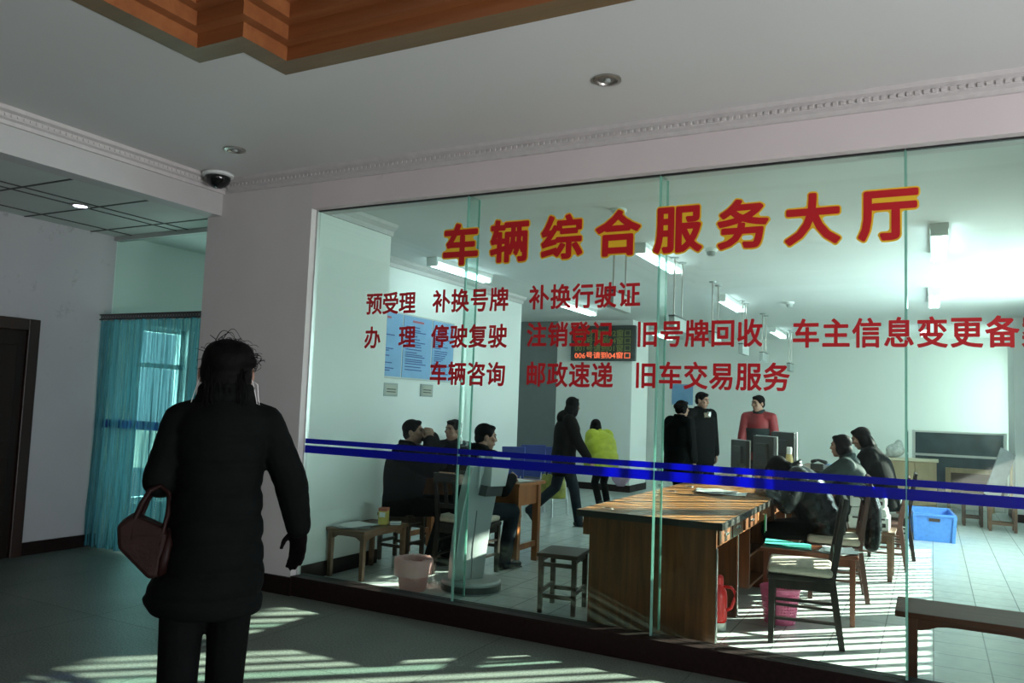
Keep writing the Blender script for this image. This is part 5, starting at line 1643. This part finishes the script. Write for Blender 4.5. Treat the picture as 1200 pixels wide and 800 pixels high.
# red jacket
T, J = human('man in red jacket with charcoal chest standing behind the monitors', (-2.18, 7.10, 0), 176, 1.75, coat='jacket_red', coat_len=0.80, bulk=1.0, collar=False, head=(-30, 6, 0), lean=5, wr=(0.20, 0.26, 0.92), wl=(-0.20, 0.22, 0.92), pole_r=(1, -0.6, -0.2), pole_l=(-1, -0.6, -0.2))
m = MB()
m.loft([(J['up'](0, 0.012, z), J['ax'], J['ay'], w * 1.13, dp * 1.13) for z, w, dp in ((-0.02, 0.172, 0.134), (0.10, 0.175, 0.138), (0.26, 0.186, 0.146), (0.305, 0.184, 0.145))], 32)
m.build('chest_panel', M['jacket_grey'], T, smooth=True)
m = MB()
for i in range(16):
    a_ = 2 * math.pi * i / 16
    m.ell(J['neck'] + J['ax'] * 0.070 * math.cos(a_) + J['ay'] * 0.068 * math.sin(a_) + V3(0, 0, 0.008), (0.024, 0.024, 0.042), sub=1)
m.remesh('collar', M['jacket_grey'], T, 0.012, 2)
# bowed figure in shiny padding at the front desk
human('person in shiny black padded jacket bowed over the front desk, face hidden', (-0.80, 2.58, 0), 96, 1.72, sit=0.46, lean=30, coat='jacket_shiny', legs='trousers', hairstyle='long', head=(0, 55, 0), hd=(0, 0.36, 0.98), bulk=1.25, quilt=6, arms_bulk=1.0,
      wr=(0.16, 0.46, 0.80), wl=(-0.14, 0.42, 0.80), pole_r=(1, -0.3, -0.6), pole_l=(-1, -0.3, -0.6), ankles={1: (0.12, 0.28, 0.085), -1: (-0.12, 0.30, 0.085)})
# profile facing left
human('person in grey-green jacket seated in profile facing left at monitor desk', (-0.69, 4.20, 0), 84, 1.72, sit=0.44, lean=10, coat='jacket_green', hairstyle='bob', head=(0, 4, 0), bulk=1.15, wr=(0.12, 0.44, 0.84), wl=(-0.12, 0.44, 0.84), pole_r=(1, -0.3, -0.4), pole_l=(-1, -0.3, -0.4))
human('person in black coat hunched behind the profile figure, head lowered', (-0.48, 4.86, 0), 88, 1.80, sit=0.50, lean=15, coat='jacket_black', hairstyle='long', head=(0, 22, 0), bulk=1.35, wr=(0.12, 0.46, 0.84), wl=(-0.12, 0.46, 0.84))

# coat hanging on the second chair
B = thing('hanging_coat', 'shiny black quilted coat hanging over chair back behind bowed person', 'coat', (-0.50, 2.66, 0.40), 90)
m = MB()
for s in (-0.1, 0.06):
    pts = [(s, -0.02, 0.46), (s + 0.03, -0.06, 0.33), (s + 0.02, -0.07, 0.18), (s + 0.01, -0.06, 0.03)]
    for p, q_ in zip(pts, pts[1:]):
        m.cap(p, q_, 0.062, 0.058)
m.ell((-0.02, -0.01, 0.44), (0.2, 0.06, 0.06))
m.remesh('coat_body', M['jacket_shiny'], B, 0.010, 2)

# ---------------------------------------------------------------- the woman in the foreground
def lobby_woman():
    T = thing('person', 'woman in long black quilted coat walking away in the lobby, seen from behind', 'person', (-2.12, -2.70, 0), 47.54)
    hc = V3(0.0, 0.02, 1.535)
    sh = {1: V3(0.138, 0, 1.362), -1: V3(-0.132, 0, 1.362)}
    elb = {1: V3(0.232, 0.01, 1.165), -1: V3(-0.182, -0.01, 1.165)}
    wr = {1: V3(0.272, 0.06, 1.000), -1: V3(-0.165, 0.21, 1.150)}
    hips = {1: V3(0.062, 0, 0.84), -1: V3(-0.088, 0, 0.84)}
    kn = {1: V3(0.056, 0.05, 0.45), -1: V3(-0.090, 0.02, 0.45)}
    an = {1: V3(0.07, 0.06, 0.085), -1: V3(-0.085, -0.08, 0.10)}
    mb = MB()
    mb.cap((0, 0, 0.88), (0, 0, 1.18), 0.12, 0.115); mb.cap((0, 0, 1.18), (0, 0, 1.36), 0.115, 0.07); mb.cap((0, -0.01, 1.34), (0, 0.005, 1.47), 0.055, 0.05)
    for s in (1, -1):
        mb.cap((0, 0, 1.32), sh[s], 0.07, 0.048); mb.cap(sh[s], elb[s], 0.046, 0.036); mb.cap(elb[s], wr[s], 0.036, 0.023)
        mb.cap(hips[s], kn[s], 0.075, 0.052); mb.cap(kn[s], an[s], 0.050, 0.034); mb.cap(an[s], an[s] + V3(0, 0.12, -0.05), 0.034, 0.026)
    hand(mb, wr[1], (0.05, 0.10, -1), (-0.75, 0.6, 0), (-0.3, -0.8, 0), 0.28, 0.94)
    hand(mb, wr[-1], (0.15, 0.9, 0.1), (0.3, 0, 1), (0.5, 0, -0.8), 0.9, 0.94)
    mb.ell(hc + V3(0, -0.01, 0.025), (0.070, 0.088, 0.082)); mb.ell(hc + V3(0, 0.022, -0.04), (0.057, 0.064, 0.068)); mb.ell(hc + V3(0, 0.05, -0.085), (0.03, 0.028, 0.022))
    mb.cap(hc + V3(0, 0.079, 0.016), hc + V3(0, 0.096, -0.018), 0.009, 0.012, 8); mb.ell(hc + V3(0, 0.077, -0.05), (0.022, 0.012, 0.008))
    for s in (1, -1):
        mb.ell(hc + V3(s * 0.078, -0.010, -0.014), (0.013, 0.020, 0.033), Matrix.Rotation(R(s * 18), 3, 'Z'))
        mb.ell(hc + V3(s * 0.042, 0.056, -0.012), (0.021, 0.022, 0.02))
    bo = mb.remesh('body', [M['skin'], M['dark_hand']], T, 0.0055, 3)
    for p in bo.data.polygons:
        if min((p.center - wr[1]).length, (p.center - wr[-1]).length) < 0.19 and p.center.z < 1.3:
            p.material_index = 1  # hands and wrists coloured near black
    for s in (1, -1):
        e = MB(); e.ell(hc + V3(s * 0.029, 0.076, 0.014), (0.013, 0.008, 0.006), sub=2); e.build('eye', M['eye'], T, smooth=True)
        e = MB(); e.cap(hc + V3(s * 0.014, 0.084, 0.032), hc + V3(s * 0.044, 0.072, 0.034), 0.0045, 0.003, 8); e.build('eyebrow', M['hair'], T)
    e = MB(); e.ell(hc + V3(0, 0.083, -0.054), (0.020, 0.009, 0.008), sub=2); e.build('mouth', M['lips'], T, smooth=True)
    # hair: full crown, tuft out to the right, nape, loose strands
    hb = MB()
    hb.ell(hc + V3(0.0, -0.022, 0.030), (0.084, 0.095, 0.078)); hb.ell(hc + V3(0.03, -0.04, 0.045), (0.058, 0.07, 0.055)); hb.ell(hc + V3(-0.02, -0.03, 0.05), (0.058, 0.07, 0.052))
    hb.ell(hc + V3(0.070, -0.05, 0.030), (0.026, 0.035, 0.024)); hb.ell(hc + V3(0, -0.062, -0.035), (0.068, 0.045, 0.065))
    hb.ell(hc + V3(-0.065, -0.04, -0.005), (0.020, 0.04, 0.05)); hb.ell(hc + V3(0.062, -0.045, -0.02), (0.022, 0.04, 0.045))
    rr = random.Random(11)
    def strand(p, bulge, q, r=0.0016):
        p, q = V3(p), V3(q)
        pts = []
        for i in range(9):
            t_ = i / 8
            pts.append(hc + p.lerp(q, t_) + V3(bulge) * math.sin(math.pi * t_))
        hb2.tube(pts, [r * (1 - 0.6 * i / 8) for i in range(9)], 6)
    hb.remesh('hair', M['hair'], T, 0.0065, 2)
    hb2 = MB()
    strand((-0.04, -0.05, 0.10), (-0.01, 0, 0.035), (0.030, -0.06, 0.095))
    strand((-0.02, -0.05, 0.10), (0.0, 0, 0.045), (0.045, -0.05, 0.09))
    strand((-0.035, -0.05, 0.10), (0.012, 0, 0.028), (0.02, -0.05, 0.10))
    strand((-0.04, -0.06, 0.10), (-0.008, 0, 0.005), (-0.058, -0.05, 0.115))
    strand((0.05, -0.06, 0.065), (0.04, 0, 0.012), (0.085, -0.05, 0.010))
    strand((0.05, -0.06, 0.055), (0.045, 0, -0.005), (0.078, -0.05, -0.005))
    strand((0.055, -0.06, 0.045), (0.03, 0, 0.02), (0.095, -0.05, 0.020))
    strand((-0.07, -0.03, 0.01), (-0.012, 0, -0.01), (-0.095, -0.03, 0.008), 0.0016)
    for i in range(34):
        a_ = rr.uniform(0, math.pi)
        p_ = V3(0.078 * math.cos(a_), rr.uniform(-0.08, 0.0), 0.030 + 0.070 * math.sin(a_))
        q_ = p_ + V3(rr.uniform(-0.045, 0.05), rr.uniform(-0.02, 0.02), rr.uniform(-0.02, 0.012))
        strand(p_ * 0.97, (0.012 * math.cos(a_), 0, 0.012 * math.sin(a_)), q_, 0.0014)
    for i in range(14):
        p_ = V3(0.06, rr.uniform(-0.08, -0.02), rr.uniform(0.015, 0.05))
        strand(p_, (0.02, 0, rr.uniform(-0.01, 0.015)), p_ + V3(rr.uniform(0.018, 0.034), 0, rr.uniform(-0.035, 0.01)), 0.0016)
    for i in range(26):
        x = rr.uniform(-0.06, 0.065)
        strand((x, -0.085, rr.uniform(-0.02, 0.02)), (rr.uniform(-0.02, 0.02), -0.02, -0.01), (x * 0.9 + rr.uniform(-0.02, 0.02), -0.10, -0.12 - rr.random() * 0.06), 0.0022)
    hb2.build('hair_strands', M['hair'], T, smooth=True)
    # face-mask cord hanging from the right ear
    for s, dz in ((1, 0.0), (1, 0.014), (-1, 0.0)):
        pts = [hc + V3(s * 0.078, -0.028, -0.015 - dz), hc + V3(s * (0.088 + dz), -0.04, -0.045), hc + V3(s * (0.098 + dz * 0.6), -0.05, -0.085), hc + V3(s * (0.106 + dz * 0.4), -0.05, -0.118)]
        MB().tube(pts, 0.0014, 6).build('mask_cord', M['shirt'], T, smooth=True)
    # trousers, slightly crumpled
    tb = MB()
    tb.ell((0, 0, 0.86), (0.165, 0.125, 0.12))
    for s in (1, -1):
        tb.cap(hips[s], kn[s], 0.074, 0.062); tb.cap(kn[s], an[s] + V3(0, 0, -0.03), 0.062, 0.064)
        for z, r_ in ((0.66, 0.070), (0.60, 0.069), (0.54, 0.067), (0.40, 0.065), (0.33, 0.065), (0.25, 0.066)):
            p = hips[s].lerp(kn[s], (0.84 - z) / 0.39) if z > 0.45 else kn[s].lerp(an[s], (0.45 - z) / 0.36)
            tb.ell(p, (r_, r_ * 1.02, 0.014), Matrix.Rotation(R(rr.uniform(-14, 14)), 3, 'Y'), sub=2)
    tb.remesh('trousers', M['trousers'], T, 0.008, 2)
    for s in (1, -1):
        a = an[s]
        f = MB(); f.cap((a.x, a.y - 0.035, 0.045), (a.x, a.y + 0.08, 0.04), 0.038, 0.038); f.cap((a.x, a.y + 0.08, 0.038), (a.x + s * 0.01, a.y + 0.16, 0.032), 0.038, 0.029); f.cap((a.x, a.y, 0.05), (a.x, a.y, 0.11), 0.04, 0.042)
        so = f.remesh('shoe', M['shoe'], T, 0.009, 2)
        bx('sole', M['black_plastic'], a.x - 0.036, a.x + 0.036, a.y - 0.075, a.y + 0.18, 0.0, 0.014, parent=so, bevel=0.005)
    # coat: torso profile with quilting seams, left and right outline from the shape of the real coat
    prof = [  # z, x_left, x_right, depth
        (0.735, -0.150, 0.150, 0.14), (0.742, -0.185, 0.158, 0.155), (0.79, -0.216, 0.162, 0.17), (0.85, -0.185, 0.160, 0.165), (0.90, -0.165, 0.157, 0.16),
        (1.00, -0.152, 0.150, 0.15), (1.10, -0.142, 0.142, 0.14), (1.17, -0.140, 0.138, 0.135), (1.26, -0.150, 0.145, 0.135), (1.33, -0.160, 0.158, 0.13), (1.385, -0.135, 0.140, 0.115), (1.42, -0.095, 0.105, 0.10), (1.445, -0.075, 0.085, 0.085)]
    seams = (0.80, 0.885, 0.97, 1.055, 1.14, 1.225, 1.31)
    def interp(z):
        for a, b_ in zip(prof, prof[1:]):
            if z <= b_[0]:
                t_ = (z - a[0]) / (b_[0] - a[0])
                return [a[i] + (b_[i] - a[i]) * t_ for i in range(1, 4)]
        return prof[-1][1:]
    cb = MB()
    rings = []
    z = 0.735
    while z < 1.446:
        l, r_, dp = interp(z)
        dmin = min(abs(z - s_) for s_ in seams)
        q = 1 - 0.045 * math.exp(-(dmin / 0.010) ** 2) + (0.012 if dmin > 0.02 else 0)
        rings.append((((l + r_) / 2, 0, z), (1, 0, 0), (0, 1, 0), (r_ - l) / 2 * q, dp * q))
        z += 0.006
    cb.loft(rings, 48)
    for s in (1, -1):
        cb.cap((s * 0.045, 0, 1.392), sh[s], 0.058, 0.060)
        for p0, p1, r0, r1 in ((sh[s], elb[s], 0.060, 0.058), (elb[s], wr[s], 0.058, 0.042)):
            n_ = 4
            for i in range(n_):
                a, b_ = p0.lerp(p1, i / n_), p0.lerp(p1, (i + 1) / n_)
                ra = r0 + (r1 - r0) * i / n_
                mid = (a + b_) / 2
                cb.cap(a, mid, ra * 0.98, ra * 1.01); cb.cap(mid, b_, ra * 1.01, ra * 0.98)
    cb.remesh('coat', M['coat_black'], T, 0.0062, 2)
    cl = MB()
    for i in range(20):
        a = 2 * math.pi * i / 20
        for z, r_ in ((1.43, 0.082), (1.465, 0.074)):
            cl.ell((r_ * math.cos(a) + 0.004, r_ * 0.95 * math.sin(a), z - 0.012 * math.sin(a)), (0.024, 0.024, 0.030), sub=1)
    cl.remesh('collar', M['coat_black'], T, 0.008, 2)
    # handbag hooked over the left forearm
    B = thing('handbag', 'brown leather handbag with two handles hanging from the woman\'s left arm', 'handbag', (0, 0, 0), 47.54)
    Rz = Matrix.Rotation(R(47.54), 3, 'Z')
    B.location = V3(-2.12, -2.70, 0) + Rz @ V3(-0.198, -0.045, 0.868)
    k = MB()
    k.prism([(-0.052, 0.198), (-0.095, 0.165), (-0.088, 0.095), (0.006, -0.004), (0.034, 0.0), (0.052, 0.13), (0.046, 0.152)], 'Y', -0.05, 0.05)
    k.build('bag_body', M['handbag'], B, bevel=0.012)
    k = MB(); k.loft([((0.036, 0, -0.006), (1, 0, 0), (0, 1, 0), 0.008, 0.02), ((0.040, 0, 0.012), (1, 0, 0), (0, 1, 0), 0.026, 0.05), ((0.048, 0, 0.06), (1, 0, 0), (0, 1, 0), 0.030, 0.055), ((0.056, 0, 0.11), (1, 0, 0), (0, 1, 0), 0.022, 0.045), ((0.060, 0, 0.15), (1, 0, 0), (0, 1, 0), 0.008, 0.02)], 20)
    k.build('side_gusset', M['handbag_dark'], B, smooth=True)
    for y, o in ((-0.042, 0.0), (0.042, 0.012)):
        tp = [(-0.052 + o, y, 0.12), (-0.045 + o, y, 0.185), (-0.028 + o, y * 0.9, 0.235), (-0.008 + o, y * 0.6, 0.272), (0.022 + o, y * 0.4, 0.285), (0.048 + o, y * 0.6, 0.262), (0.050 + o * 0.5, y * 0.9, 0.20), (0.040, y, 0.145), (0.030, y, 0.10)]
        MB().tube(tp, 0.0085, 8).build('bag_handle', M['handbag_dark'], B, smooth=True)
    MB().b(-0.045, 0.035, -0.0525, -0.049, 0.128, 0.134).build('bag_seam', M['handbag_dark'], B)
lobby_woman()
